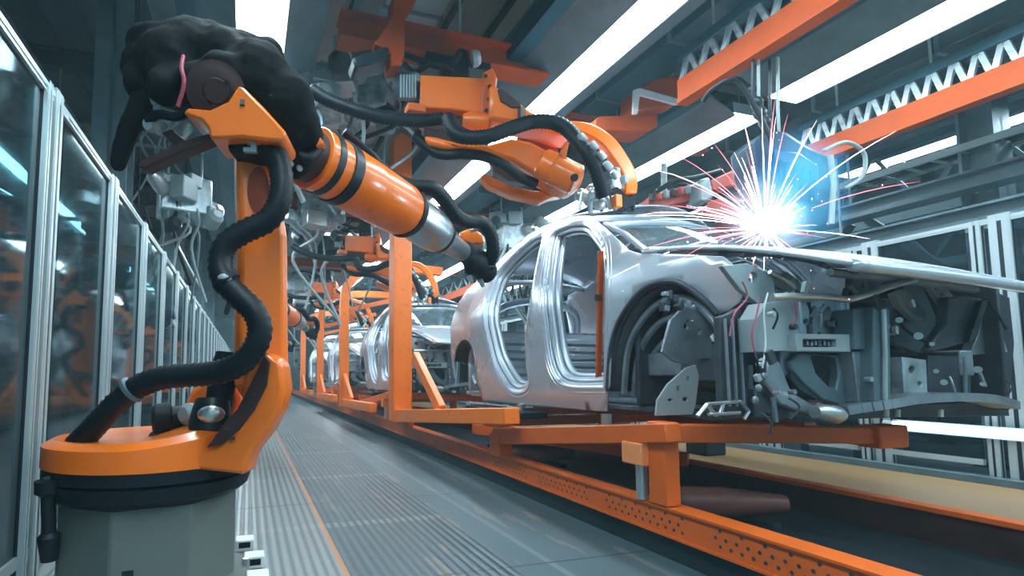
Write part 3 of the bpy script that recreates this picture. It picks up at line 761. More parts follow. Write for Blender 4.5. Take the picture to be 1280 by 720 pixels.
    F_([(988, 452), (998, 441), (1064, 441), (1080, 470), (1090, 506), (1060, 509), (1030, 500), (1006, 480), (990, 462)], 1.92, .05, STE, 'side_member_end', [[(1014, 446), (1032, 443), (1046, 448), (1049, 468), (1046, 486), (1036, 483), (1020, 466)]], .008)
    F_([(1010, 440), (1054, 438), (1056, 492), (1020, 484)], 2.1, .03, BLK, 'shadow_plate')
    tie = spline([P(965, 371, Y=1.84), P(1000, 370, Y=1.82), P(1040, 372, Y=1.82), P(1060, 374, Y=1.82), P(1085, 368, Y=1.8), P(1112, 358, Y=1.8), P(1143, 350, Y=1.8)], 6)
    MB().tube(tie, .017, 10).build('tie_bar', SLV, t)
    F_([(1066, 386), (1092, 384), (1092, 436), (1068, 437)], 1.84, .1, STE, 'post_box')
    F_([(1092, 383), (1112, 384), (1114, 504), (1092, 504)], 1.8, .12, STE, 'vertical_post', (), .012)
    MB().tube([P(1104, 387, Y=1.79), P(1106, 440, Y=1.79), P(1106, 500, Y=1.79)], .012, 8).build('post_bead', SLV, t)
    F_([(1066, 439), (1091, 439), (1091, 503), (1074, 503)], 1.86, .08, CAD, 'lower_post_box', [ell(1082, 452, 3, 5, 8), ell(1084, 484, 4, 4, 8)])
    F_([(1062, 340), (1160, 350), (1215, 352), (1262, 372), (1268, 430), (1262, 500), (1060, 505)], 2.5, .03, CAK, 'inner_front_wall')
    F_([(1116, 378), (1134, 352), (1150, 350), (1170, 395), (1172, 432), (1150, 442), (1118, 430)], 2.1, .04, STE, 'headlight_bracket')
    F_([(1120, 366), (1134, 360), (1160, 392), (1157, 402), (1146, 400), (1128, 384)], 2.04, .05, STL, 'diagonal_stay', (), .012)
    F_([(1158, 353), (1178, 354), (1192, 370), (1184, 390), (1172, 372)], 1.96, .03, STL, 'perforated_plate', [ell(1170, 360, 2, 2, 6), ell(1178, 368, 2.5, 2, 6), ell(1184, 376, 2, 2.5, 6)])
    F_([(1184, 371), (1208, 370), (1229, 373), (1222, 400), (1210, 428), (1168, 440), (1160, 438), (1182, 404)], 1.88, .05, CAK, 'slanted_plate', (), .012)
    F_([(1228, 376), (1236, 374), (1222, 420), (1212, 428)], 1.84, .03, STD, 'slanted_plate_edge')
    F_([(1232, 380), (1250, 405), (1260, 440), (1212, 444), (1222, 420)], 1.98, .05, CAD, 'corner_gusset')
    F_([(1128, 446), (1158, 450), (1160, 494), (1130, 494)], 1.9, .06, MAC, 'cast_bracket', [ell(1140, 462, 4, 5, 8), ell(1150, 480, 3, 3, 8)])
    F_([(1160, 444), (1214, 446), (1214, 494), (1160, 494)], 1.96, .08, CAK, 'crash_box')
    MB().tube([P(1204, 446, Y=1.95), P(1206, 470, Y=1.95), P(1206, 492, Y=1.95)], .012, 8).build('crash_box_bead', CAD, t)
    F_([(1216, 448), (1252, 444), (1258, 500), (1218, 496)], 2.05, .06, STD, 'end_box')
    for i, (a, b_) in enumerate([(1170, 464), (1180, 478), (1222, 462), (1228, 480), (1124, 400), (1148, 420), (1165, 430), (1108, 408)]):
        MB().cyl(P(a, b_, Y=1.9), P(a, b_, Y=1.86), .012+.004*(i % 3), n=10).build('stud', SLV, t)
    low = spline([P(1052, 512, Y=1.9), P(1090, 506, Y=1.84), P(1130, 499, Y=1.82), P(1180, 496, Y=1.82), P(1225, 498, Y=1.84), P(1256, 506, Y=1.9)], 4)
    b = MB()
    for a, c in zip(low, low[1:]): b.beam(a, c+(c-a)*.05, .12, .045)
    b.build('lower_crossmember', CAD, t)
    F_([(1056, 508), (1260, 504), (1262, 520), (1150, 521), (1060, 524)], 1.98, .1, CAK, 'undertray')
    F_([(944, 486), (962, 478), (990, 500), (988, 524), (944, 524)], 1.98, .06, CAK, 'subframe_mount', (), .01)
    F_([(960, 448), (975, 452), (990, 490), (1024, 510), (1060, 516), (1056, 524), (1010, 520), (975, 505), (958, 480)], 1.94, .05, CAD, 'subframe_arm', (), .01)
    F_([(990, 462), (1008, 480), (1024, 492), (1022, 500), (1000, 488), (988, 474)], 1.93, .03, STD, 'subframe_slot', (), .004)
    F_([(926, 410), (946, 408), (950, 470), (944, 524), (936, 524), (930, 470)], 2.04, .05, CAK, 'side_bulkhead')
    for i, (a, b_, r_) in enumerate([(952, 452, .02), (955, 470, .018), (948, 485, .02), (956, 440, .016), (944, 500, .02)]):
        MB().ball(P(a, b_, Y=1.92), r_, (1, .6, 1), 8).build('weld_stud', CAD, t)
    MB().stack(P(1018, 515, Y=1.88), P(1052, 519, Y=1.88), [(0, .03), (.2, .045), (.8, .045), (1, .03)]).build('tow_sleeve', SLV, t)
    for a in (1048, 1108, 1122, 1176): MB().cyl(P(a, 512, Y=1.85), P(a, 521, Y=1.85), .012, n=8).build('locating_stud', WHT, t)
    # lower white link bracket under the arch
    b = MB()
    for a, c in (((872, 520), (884, 505)), ((884, 505), (925, 502)), ((925, 502), (936, 514)), ((936, 514), (930, 524)), ((886, 518), (925, 516)), ((884, 505), (895, 520)), ((905, 503), (900, 518))):
        b.tube([P(*a, Y=2.0), P(*c, Y=2.0)], .009, 6)
    b.build('link_bracket', SLV, t)
    # wiring
    for i, (c_, l) in enumerate([(PNK, [(928, 352), (934, 372), (918, 392), (912, 420)]), (PNK, [(950, 372), (946, 392), (940, 420), (946, 450)]), (WHT, [(960, 366), (955, 390), (957, 430), (953, 460)]), (PNK, [(992, 378), (996, 396), (990, 408)])]):
        MB().tube(spline([P(a, b_, Y=1.88) for a, b_ in l], 6), .0042, 6).build('wire', c_, t)
    for i, l in enumerate([[(1010, 378), (1014, 392), (1012, 412)], [(1122, 395), (1130, 410), (1150, 424), (1160, 428)], [(1232, 372), (1246, 392), (1258, 412)]]):
        MB().tube(spline([P(a, b_, Y=1.9) for a, b_ in l], 6), .008, 6).build('hose', BLK, t)
    rr = random.Random(5)
    for i in range(46):
        a, c = rr.choice([(950, 455), (975, 400), (1020, 400), (1075, 460), (1130, 400), (1145, 470), (1185, 470), (1235, 470), (1000, 350), (1075, 350), (1100, 400), (965, 500)])
        a += rr.uniform(-22, 22); c += rr.uniform(-22, 18); p_ = P(a, c, Y=rr.uniform(1.8, 1.95)); s_ = rr.uniform(.012, .04)
        k = i % 4
        if k == 0: MB().box(p_, (s_, .02, s_*rr.uniform(.6, 2.5)), R=Matrix.Rotation(rr.uniform(-.6, .6), 3, 'Y')).build('bracket', rr.choice([CAD, SLV, STL, CAK]), t, bevel=.003)
        elif k == 1: MB().cyl(p_, p_-V((0, .03, 0)), s_*.5, n=10).build('stud', rr.choice([SLV, CAK, CAD]), t)
        elif k == 2: MB().tube(spline([p_, p_+V((rr.uniform(-.04, .04), -.02, -.04)), p_+V((rr.uniform(-.05, .05), 0, -.1))], 4), .005, 6).build('wire', rr.choice([BLK, STL, CAK, SLV]), t)
        else: MB().beam(p_, p_+V((rr.uniform(-.06, .06), 0, rr.uniform(-.12, -.04))), .012, .02).build('strut', rr.choice([CAD, STE, CAK]), t, bevel=.002)
    # engine-bay side and chassis legs
    for x in (2.62, 4.02): MB().bb(x-.06, x+.06, 1.95, 3.0, .95, 1.1).build('chassis_leg', CAD, t, bevel=.01)
    MB().bb(4.25, 4.28, 1.9, 2.9, .75, 1.55).build('apron_panel', CAK, t, bevel=.01)
    return t
car = make_car()
def make_far_car():
    """the queued bodies: same shell, seen from the side and front only"""
car_b = copy_tree(car, (0, 5.6, 0), 'second silver car body in the queue, behind the nearest one')
car_c = copy_tree(car, (0, 10.9, 0), 'third silver car body in the queue, beside the curved gantry posts')
car_d = copy_tree(car, (0, 16.2, 0), 'fourth and farthest silver car body in the queue')
ft = thing('door_fixture', P(748, 470, D=3.75), 'thin orange upright fixture inside the front door opening of the nearest car', 'fixture')
MB().beam(P(751, 314, D=3.75), P(748, 474, D=3.75), .035, .03).build('upright_bar', ORD, ft, bevel=.005)
MB().beam(P(743, 372, D=3.74), P(752, 372, D=3.74), .03, .04).build('clip', BRN, ft, bevel=.003)
# ================================================================== FOREGROUND ROBOT
def blob(name, balls, m, parent, vox=.02, disp=.01, **k):
    b = MB()
    for c, r, sc in balls: b.ball(c, r, sc, 14)
    o = b.build(name, m, parent, **k)
    md = o.modifiers.new('r', 'REMESH'); md.mode = 'VOXEL'; md.voxel_size = vox; md.use_smooth_shade = True
    sm_ = o.modifiers.new('sm', 'SMOOTH'); sm_.iterations = 6; sm_.factor = .6
    if disp:
        tx = bpy.data.textures.new(name+'_folds', 'CLOUDS'); tx.noise_scale = .12
        d = o.modifiers.new('d', 'DISPLACE'); d.texture = tx; d.strength = disp*2; d.texture_coords = 'LOCAL'
    return o
def fg_robot():
    B = P(192, 600, D=2.36); bx, by = B.x, B.y
    t = thing('welding_robot', (bx, by, 0), 'large orange robot arm in the foreground on a grey pedestal with a black fabric cover', 'robot arm', 'robot arms on pedestals along the left fence')
    zr = .46
    # pedestal
    b = MB(); n = 8
    oct_ = lambda r, z: [V((bx+r*math.cos(math.pi/8+i*math.pi/4+.15), by+r*math.sin(math.pi/8+i*math.pi/4+.15), z)) for i in range(n)]
    bridge(b, [oct_(.46, 0), oct_(.46, .04), oct_(.37, .07), oct_(.37, zr-.03), oct_(.30, zr)]); b.f.append(tuple(range(len(b.v)-8, len(b.v)))); b.m.append(0)
    ped = b.build('pedestal', GRY, t, bevel=.008, ang=.3)
    for i in range(8):
        a = math.pi/8+i*math.pi/4+.15+math.pi/8
        MB().cyl((bx+.415*math.cos(a), by+.415*math.sin(a), .04), (bx+.415*math.cos(a), by+.415*math.sin(a), .075), .018, n=6).build('anchor_bolt', SLV, ped)
    MB().box(P(160, 718, D=2.0), (.04, .02, .03)).build('socket', DRK, ped)
    MB().stack((bx, by, zr-.02), (bx, by, zr+.13), [(0, .38), (.15, .41), (.5, .425), (.55, .405), (.6, .425), (.95, .425), (1, .41)], 48).build('slewing_ring', BLK, t)
    # turret
    top = []; zt = zr+.13
    prof = []
    for i in range(48):
        a = 2*math.pi*i/48; prof.append((bx+.43*math.cos(a), by+.43*math.sin(a), a))
    b = MB(); l0 = [V((x, y, zt-.01)) for x, y, a in prof]
    def rise(a):  # the shell is higher toward the arm side
        return zt+.075+.07*max(0, math.cos(a+.25))**2
    l1 = [V((x, y, rise(a))) for x, y, a in prof]
    l2 = [V((bx+(x-bx)*.9, by+(y-by)*.9, rise(a)+.025)) for x, y, a in prof]
    l3 = [V((bx+(x-bx)*.5, by+(y-by)*.5, rise(a)+.02)) for x, y, a in prof]
    l4 = [V((bx+(x-bx)*.02, by+(y-by)*.02, zt+.1)) for x, y, a in prof]
    bridge(b, [l0, l1, l2, l3, l4]).build('turret_base', ORA, t, ang=.8)
    slab([(110, 553), (118, 549), (222, 550), (232, 558), (226, 566), (120, 566)], 2.3, .3).build('turret_cover', STL, t, bevel=.008)
    # right fork cheek sweeping up to the shoulder
    slab([(222, 585), (228, 566), (268, 560), (292, 535), (304, 500), (303, 470), (312, 448), (336, 440), (352, 452), (356, 486), (350, 512), (336, 540), (317, 564), (309, 580), (308, 594)], 2.08, .16).build('shoulder_cheek', ORA, t, bevel=.02)
    slab([(214, 560), (224, 520), (238, 488), (262, 470), (290, 466), (300, 500), (290, 545), (262, 562)], 2.42, .12).build('shoulder_cheek', ORA, t, bevel=.02)
    for i, (a, c) in enumerate([(284, 536), (290, 548), (226, 566), (140, 564)]): MB().box(P(a, c, D=2.07), (.025, .012, .012)).build('lifting_slot', BRN, t, False)
    # motors in the shoulder
    b = MB().stack(P(190, 524, D=2.3), P(236, 520, D=2.36), [(0, .05), (.1, .066), (.5, .068), (.55, .05), (.9, .05), (1, .045)])
    b.build('drive_motor', BLK, t)
    MB().stack(P(228, 518, D=2.25), P(242, 518, D=2.3), [(0, .03), (.4, .05), (1, .05)]).build('motor_flange', STL, t)
    MB().stack(P(262, 540, D=2.22), P(266, 500, D=2.26), [(0, .085), (.3, .088), (.7, .08), (1, .07)]).build('gear_housing', DRK, t)
    MB().ball(P(264, 518, D=2.16), .05, (1.1, .6, .75), 14).build('gear_window', SLV, t)
    MB().stack(P(268, 556, D=2.3), P(282, 440, D=2.35), [(0, .05), (.1, .06), (.8, .06), (1, .04)]).build('balancer_cylinder', BLK, t)
    MB().tube([P(190, 545, D=2.28), P(212, 552, D=2.24), P(240, 556, D=2.2), P(262, 553, D=2.2)], .02, 8).build('drain_pipe', BRN, t)
    # link arm
    f = V((SY, CY, 0)); fr = Matrix.Rotation(.35, 3, 'Z')
    def ringp(q, w_, d_, D):
        c = P(*q, D=D); X_ = fr@RT; Y_ = fr@f
        o_ = []
        for sx, sy in ((-1, -.8), (-.8, -1), (.55, -1), (.75, -.8), (.95, .6), (.8, 1), (-.8, 1), (-1, .8)): o_.append(c+X_*(sx*w_/2)+Y_*(sy*d_/2))
        return o_
    b = bridge(MB(), [ringp((331, 500), .17, .18, 2.3), ringp((330, 480), .25, .26, 2.3), ringp((329, 430), .245, .26, 2.3), ringp((330, 300), .23, .24, 2.3), ringp((322, 220), .19, .22, 2.3), ringp((316, 180), .16, .2, 2.3), ringp((312, 160), .10, .16, 2.3)])
    arm = b.build('link_arm', ORA, t, bevel=.008, ang=.5)
    for q0, q1, w_ in (((322, 212), (326, 262), .07),):
        a_ = P(*q0, D=2.185); c_ = P(*q1, D=2.18)
        MB().prism([P(x, y, D=2.17) for x, y in ell(323, 238, 14, 30, 20)], f*.03).build('recess_plate', mat('rust_orange_paint', '9A3A18', .5), arm)
    slab([(304, 478), (316, 460), (332, 440), (338, 452), (326, 480), (308, 500)], 2.14, .03).build('inner_rib', BRN, arm, bevel=.006)
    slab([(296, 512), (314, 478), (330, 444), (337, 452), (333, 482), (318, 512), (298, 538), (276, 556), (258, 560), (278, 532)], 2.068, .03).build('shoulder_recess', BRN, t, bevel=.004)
    # elbow shell
    slab([(228, 141), (234, 134), (262, 137), (285, 126), (298, 106), (306, 110), (331, 135), (356, 163), (357, 170), (350, 177), (330, 175), (303, 171), (288, 172), (262, 173), (260, 160), (252, 150)], 2.02, .2).build('elbow_shell', ORA, t, bevel=.014)
    MB().stack(P(270, 114, D=2.09), P(270, 114, D=2.035), [(0, .112), (.7, .112), (.72, .095), (.8, .085), (.85, .05), (1, .045)]).build('elbow_joint', BRN, t)
    for i in range(7):
        a = i*.9; MB().cyl(P(272+19*math.cos(a), 117+17*math.sin(a), D=2.05), P(272+19*math.cos(a), 117+17*math.sin(a), D=2.032), .012, n=6).build('joint_bolt', DRK, t)
    MB().box(P(303, 128, D=2.015), (.018, .01, .022)).build('shell_slot', BRN, t, False)
    slab([(282, 172), (332, 176), (338, 190), (316, 192), (300, 190), (286, 190)], 2.08, .2).build('elbow_bracket', BLK, t, bevel=.01)
    slab([(308, 174), (320, 172), (320, 190), (304, 189), (304, 184), (313, 184), (313, 179), (308, 179)], 2.06, .02).build('cable_clip', STL, t)
    # black fabric cover over the motors
    cov = [(243, 92, 2.12, .085), (278, 80, 2.12, .085), (210, 100, 2.12, .08), (308, 96, 2.16, .075), (225, 48, 2.22, .09), (195, 38, 2.25, .07), (215, 78, 2.25, .17), (240, 62, 2.3, .17), (185, 95, 2.22, .10), (280, 75, 2.3, .17), (318, 92, 2.25, .17), (300, 62, 2.35, .12), (350, 118, 2.28, .155), (372, 155, 2.32, .12), (364, 190, 2.34, .09), (175, 72, 2.25, .09), (265, 45, 2.32, .10), (335, 62, 2.4, .09), (190, 50, 2.3, .11)]
    blob('fabric_cover', [(P(a, c+9, D=d), r*.97, (1, 1, 1)) for a, c, d, r in cov], COV, t, .016, .018)
    MB().tube(spline([P(229, 70, D=2.02), P(227, 85, D=1.99), P(230, 100, D=1.98), P(228, 115, D=1.99), P(222, 133, D=2.0)], 6), .008, 8).build('pink_cable', PNK, t)
    # rear drive arm hanging left and dark fork
    blob('hanging_cable_bundle', [(P(a, c, D=2.2), r, (1, 1, 1)) for a, c, r in ((186, 112, .06), (180, 125, .055), (172, 140, .05), (165, 155, .05), (158, 170, .045), (153, 185, .045), (149, 198, .04), (148, 206, .035), (176, 132, .05), (161, 163, .045))], COV, t, .014, .006)
    slab([(171, 207), (176, 200), (228, 176), (262, 166), (266, 174), (232, 188), (180, 211)], 2.1, .07).build('counter_lever', BRN, t, bevel=.008)
    slab([(200, 165), (214, 160), (234, 178), (228, 190)], 2.14, .05).build('lever_joint', BRN, t, bevel=.01)
    for a, c, r in ((193, 124, .03), (196, 135, .025), (184, 155, .03), (205, 140, .02)):
        MB().stack(P(a, c, D=2.12), P(a+8, c+1, D=2.16), [(0, r*.7), (.3, r), (1, r)]).build('cable_gland', STL, t)
    MB().tube(spline([P(185, 150, D=2.13), P(200, 143, D=2.1), P(222, 146, D=2.08), P(240, 135, D=2.06)], 6), .02, 8).build('lead_hose', BLK, t)
    # forearm
    a = P(368, 184, D=2.42); c = P(512, 268, D=3.12); L = c-a
    at = lambda k: a+L*k
    MB().stack(at(-.05), at(.2), [(0, .10), (.3, .125), (1, .13)]).build('forearm_root', BRN, t)
    MB().stack(at(.12), at(.30), [(0, .15), (.02, .154), (.98, .154), (1, .15)]).build('forearm_collar', ORA, t)
    MB().stack(at(.17), at(.215), [(0, .159), (1, .159)]).build('black_band', DRK, t)
    MB().stack(at(.285), at(.36), [(0, .155), (.05, .162), (.95, .162), (1, .158)]).build('black_band', DRK, t)
    MB().stack(at(.35), at(.97), [(0, .155), (.05, .159), (.3, .159), (.32, .156), (.34, .159), (.9, .152), (.97, .14), (1, .115)]).build('forearm_tube', ORA, t)
    MB().stack(at(.95), at(1.0), [(0, .148), (.3, .155), (1, .142)]).build('black_band', DRK, t)
    e = P(583, 318, D=3.6); L2 = e-c
    MB().stack(c, c+L2*.55, [(0, .125), (.3, .135), (.7, .13), (.9, .115), (1, .095)]).build('wrist_sleeve', SLV, t)
    MB().stack(c+L2*.5, e, [(0, .085), (.3, .085), (.35, .075), (.9, .06), (1, .055)]).build('wrist_tube', SLV, t)
    MB().stack(c+L2*.48, c+L2*.52, [(0, .12), (1, .115)]).build('black_band', DRK, t)
    blob('wrist_joint', [(P(583, 316, D=3.6), .08, (1, 1, 1)), (P(596, 328, D=3.62), .10, (1, 1, 1)), (P(606, 338, D=3.65), .09, (1, 1, 1)), (P(590, 335, D=3.6), .06, (1, 1, 1))], BLK, t, .012, .004)
    MB().stack(P(604, 318, D=3.6), P(614, 340, D=3.6), [(0, .03), (.5, .045), (.8, .045), (1, .02)]).build('tool_flange', DRK, t)
    for a_, c_, d_ in ((612, 306, .02), (586, 345, .018), (600, 350, .02)): MB().cyl(P(a_, c_, D=3.58), P(a_+4, c_+8, D=3.6), .02, .014, 10).build('tool_nozzle', ORA if a_ == 612 else SLV, t)
    slab([(574, 290), (590, 284), (603, 292), (606, 304), (590, 306), (578, 300)], 3.6, .07).build('wrist_housing', ORA, t, bevel=.012)
    MB().tube(spline([P(588, 288, D=3.55), P(602, 286, D=3.53), (P(610, 296, D=3.54)), P(606, 312, D=3.55)], 6), .016, 8).build('wrist_lead', SLV, t)
    # cable pack on the forearm
    hose(pxd([(440, 188, 2.9), (462, 200, 2.95), (488, 222, 3.0), (512, 233, 3.05), (540, 236, 3.1), (556, 250, 3.2), (570, 270, 3.3), (585, 277, 3.4), (602, 278, 3.45), (613, 292, 3.5), (616, 312, 3.55), (611, 330, 3.6)]), .048, 'forearm_hose', t)
    for a_, c_ in ((495, 232), (516, 246), (545, 262)): slab([(a_-6, c_-8), (a_+8, c_-4), (a_+10, c_+10), (a_-4, c_+8)], 3.05+(a_-495)*.004, .05).build('hose_bracket', ORD, t, bevel=.006)
    hose(pxd([(430, 165, 2.75), (450, 182, 2.8), (466, 196, 2.85), (478, 214, 2.95), (500, 228, 3.0)]), .026, 'signal_hose', t)
    hose(pxd([(372, 190, 2.3), (384, 198, 2.3), (398, 185, 2.35), (396, 170, 2.4)]), .025, 'collar_hose', t)
    slab([(356, 170), (378, 178), (390, 196), (372, 200), (362, 188)], 2.3, .06).build('forearm_clamp', ORD, t, bevel=.006)
    slab([(385, 158), (398, 168), (405, 178), (396, 184), (388, 172)], 2.3, .06).build('forearm_clamp', ORA, t, bevel=.006)
    for q in ((352, 196), (362, 203), (373, 209)): MB().cyl(P(*q, D=2.3), P(q[0]+2, q[1]+2, D=2.26), .012, n=8).build('clamp_screw', SLV, t)
    MB().tube(spline([P(395, 215, D=2.55), P(385, 232, D=2.5), P(398, 236, D=2.55), P(412, 222, D=2.6)], 6), .014, 8).build('earth_strap', SLV, t)
    # the long S-shaped hose down the arm
    hh = hose(pxd([(330, 176, 2.12), (345, 196, 2.1), (352, 222, 2.08), (350, 250, 2.06), (335, 275, 2.05), (305, 290, 2.04), (282, 306, 2.03), (275, 330, 2.02), (281, 352, 2.0), (300, 372, 1.98), (318, 390, 1.97), (325, 412, 1.97), (318, 436, 1.97), (300, 455, 1.98), (270, 466, 2.0), (235, 469, 2.02), (195, 474, 2.03), (162, 490, 2.04), (135, 515, 2.05), (112, 540, 2.08), (96, 556, 2.12), (92, 566, 2.14)]), .049, 'supply_hose', t, n=14)
    for q, d, dr in (((281, 349), 2.0, (10, 12)), ((163, 489), 2.04, (9, 10))):
        p_ = P(*q, D=d); q_ = P(q[0]+dr[0]*.5, q[1]+dr[1]*.5 if q[0] > 200 else q[1]-dr[1]*.35, D=d)
        MB().stack(p_, q_, [(0, .053), (.1, .056), (.9, .056), (1, .053)]).build('hose_clamp', BLK if q[0] > 200 else STE, hh)
    MB().ball(P(281, 347, D=1.955), .026, (1, .4, .6)).build('clamp_badge', STL, hh)
    MB().prism([P(a_, c_, D=2.08) for a_, c_ in ((78, 556), (88, 548), (108, 552), (112, 566), (84, 568))], f*.1).build('hose_socket', DRK, t, bevel=.01)
    # small arms of pipework at the left of the pedestal
    MB().stack(P(62, 700, D=2.0), P(60, 600, D=2.0), [(0, .03), (.3, .04), (.35, .025), (.8, .025), (.85, .045), (1, .045)]).build('valve_column', BLK, t)
    MB().beam(P(52, 606, D=2.0), P(80, 600, D=2.05), .03, .06).build('valve_head', BLK, t, bevel=.01)
    return t
rob = fg_robot()
for dy, lb in ((5.4, 'orange robot arm standing behind the foreground robot, beside the second stretch of glass fence'), (10.6, 'orange robot arm farther back at the left, third in the row'), (16.0, 'most distant orange robot arm by the left fence')):
    c_ = copy_tree(rob, (.1, dy, 0), lb); c_.rotation_euler = (0, 0, .5)
# small white connectors beside the pedestal
for i, (a, c) in enumerate([(306, 672), (318, 692), (322, 716)]):
    p_ = P(a, c, Z=.06)
    t = thing('floor_connector', (p_.x, p_.y, 0), ['upper', 'middle', 'lower'][i]+' of the small white and black floor connectors right of the grey pedestal', 'connector')
    MB().bb(p_.x-.05, p_.x+.05, p_.y-.05, p_.y+.05, 0, .06).build('connector_block', WHT, t, bevel=.006)
    MB().bb(p_.x-.03, p_.x+.03, p_.y-.055, p_.y-.05, .02, .05).build('black_plug', BLK, t, bevel=.003)
# ================================================================== OVERHEAD ROBOT
def overhead_robot():
    t = thing('overhead_robot', P(575, 80, D=4.6), 'orange robot arm hung from the cross beam, reaching over the car roof', 'robot arm', 'robot arms hung overhead above the car bodies')
    S = lambda l, D, th, m, n_, bv=.012, h=(): slab(l, D, th, h).build(n_, m, t, bevel=bv)
    S([(560, 80), (568, 68), (574, 58), (586, 62), (588, 96), (560, 97)], 4.65, .3, BLK, 'mounting_head', .02)
    MB().stack(P(590, 74, D=4.6), P(600, 72, D=4.6), [(0, .07), (.6, .07), (1, .05)]).build('junction_socket', STL, t)
    MB().bb(1.5, 2.15, 4.3, 4.56, 3.84, 3.93).build('mounting_plate', DRK, t, bevel=.01)
    mp_ = P(578, 70, D=4.75); MB().cyl((mp_.x, 4.43, 3.84), (mp_.x, 4.43, 3.5), .13).build('mounting_column', DRK, t)
    S([(525, 93), (606, 97), (614, 101), (612, 136), (604, 141), (560, 136), (525, 134)], 4.4, .42, ORA, 'body_housing', .012)
    S([(604, 90), (616, 84), (622, 98), (616, 140), (608, 152), (600, 146)], 4.35, .4, ORB, 'body_flange', .012)
    for q in ((607, 95), (612, 108), (611, 124), (608, 138)): MB().cyl(P(*q, D=4.34), P(*q, D=4.31), .018, n=6).build('flange_bolt', BRN, t)
    S([(527, 136), (590, 138), (600, 150), (598, 160), (545, 164), (530, 160)], 4.5, .3, BRN, 'lower_housing', .01)
    MB().stack(P(578, 150, D=4.4), P(610, 152, D=4.4), [(0, .05), (.4, .08), (1, .075)]).build('yoke_bearing', ORA, t)
    # motor with cooling grid
    g = P(508, 108, D=4.5)
    mo = MB().stack(P(498, 108, D=4.6), P(522, 108, D=4.5), [(0, .09), (.1, .115), (.9, .115), (1, .1)]).build('drive_motor', STE, t)
    for k in range(6): MB().box(P(501+k*3.6, 108, D=4.37), (.012, .02, .2)).build('cooling_fin', STL, mo, False)
    MB().box(P(519, 138, D=4.4), (.16, .12, .07)).build('terminal_box', ORB, t, bevel=.01)
    # upper arm
    S([(612, 104), (622, 108), (640, 120), (664, 138), (690, 150), (716, 158), (716, 170), (700, 168), (668, 158), (632, 152), (612, 148)], 4.25, .26, ORA, 'upper_arm', .03)
    S([(622, 112), (626, 110), (650, 128), (652, 134), (640, 134), (626, 126)], 4.235, .03, BRN, 'arm_slot', .004)
    MB().box(P(652, 142, D=4.22), (.05, .04, .09)).build('arm_bracket', BRN, t, bevel=.006)
    cur = spline([P(700, 160, D=4.2), P(732, 164, D=4.15), P(756, 178, D=4.1), P(772, 198, D=4.05), P(785, 222, D=4.0), P(786, 244, D=4.0)], 6)
    b = MB(); vs = []
    for i, p in enumerate(cur):
        tt = (cur[min(i+1, len(cur)-1)]-cur[max(i-1, 0)]).normalized(); ff = V((SY, CY, 0)); n_ = tt.cross(ff).normalized(); s_ = i/(len(cur)-1); w_ = .04+.02*math.sin(math.pi*(.1+.75*s_))
        for u, v in ((-1, -1), (1, -1), (1, 1), (-1, 1)): vs.append(p+n_*u*w_*.9+ff*v*.05)
    b.add(vs, [(i*4+k, i*4+(k+1) % 4, i*4+4+(k+1) % 4, i*4+4+k) for i in range(len(cur)-1) for k in range(4)]+[(3, 2, 1, 0), tuple(len(vs)-4+k for k in range(4))]).build('curved_boom', ORA, t, bevel=.015)
    # lower arm
    S([(530, 168), (545, 170), (575, 178), (610, 180), (640, 172), (664, 176), (690, 190), (716, 204), (732, 214), (727, 232), (714, 240), (690, 232), (664, 214), (640, 200), (600, 188), (560, 186), (534, 180)], 4.3, .22, ORA, 'lower_arm', .03)
    MB().stack(P(676, 204, D=4.25), P(722, 226, D=4.15), [(0, .11), (.05, .125), (.35, .125), (.37, .118), (.4, .125), (.95, .12), (1, .1)]).build('wrist_motor', ORA, t)
    S([(700, 190), (708, 176), (712, 176), (708, 196), (718, 208), (706, 206)], 4.1, .05, ORB, 'cable_guide', .006)
    S([(648, 166), (690, 168), (700, 190), (680, 190), (655, 176)], 4.5, .15, ORD, 'rear_gear', .015)
    S([(600, 220), (606, 216), (640, 232), (670, 238), (700, 238), (706, 243), (690, 246), (676, 252), (640, 244), (612, 232)], 4.5, .14, ORA, 'lower_link', .02)
    MB().cyl(P(718, 222, D=4.05), P(718, 222, D=4.0), .03).build('wrist_bolt', BRN, t)
    S([(612, 192), (640, 200), (664, 212), (660, 228), (636, 226), (616, 212)], 4.6, .12, STE, 'gear_casing', .015)
    # tool head
    blob('tool_cluster', [(P(726, 244, D=4.1), .055, (1, 1, 1)), (P(738, 250, D=4.05), .06, (1, 1, 1)), (P(750, 256, D=4.0), .05, (1, 1, 1)), (P(740, 238, D=4.1), .05, (1, 1, 1))], SLV, t, .012, .006)
    for i, (p0, p1, r) in enumerate([((728, 240), (724, 262), .014), ((738, 240), (738, 266), .018), ((748, 236), (752, 264), .015), ((758, 246), (764, 262), .02), ((776, 236), (768, 262), .018), ((790, 240), (792, 264), .016)]):
        MB().cyl(P(*p0, D=4.0), P(*p1, D=4.0), r, n=10).build('tool_rod', [SLV, STL, DRK][i % 3], t)
    for q in ((742, 246), (756, 240), (780, 225), (770, 215), (764, 230)): MB().box(P(*q, D=3.95), (.05, .05, .06), .4).build('tool_fitting', [STL, SLV][q[0] % 2], t, bevel=.008)
    S([(764, 236), (772, 232), (786, 246), (794, 240), (794, 256), (782, 262), (768, 256)], 3.98, .08, BLK, 'tool_gripper', .008)
    MB().box(P(771, 252, D=3.95), (.06, .06, .1)).build('tool_block', ORA, t, bevel=.01)
    # hoses
    hose(pxd([(388, 112, 4.2), (408, 124, 4.2), (432, 134, 4.2), (462, 143, 4.2), (500, 149, 4.25), (530, 151, 4.3), (556, 148, 4.3)]), .058, 'supply_hose', t)
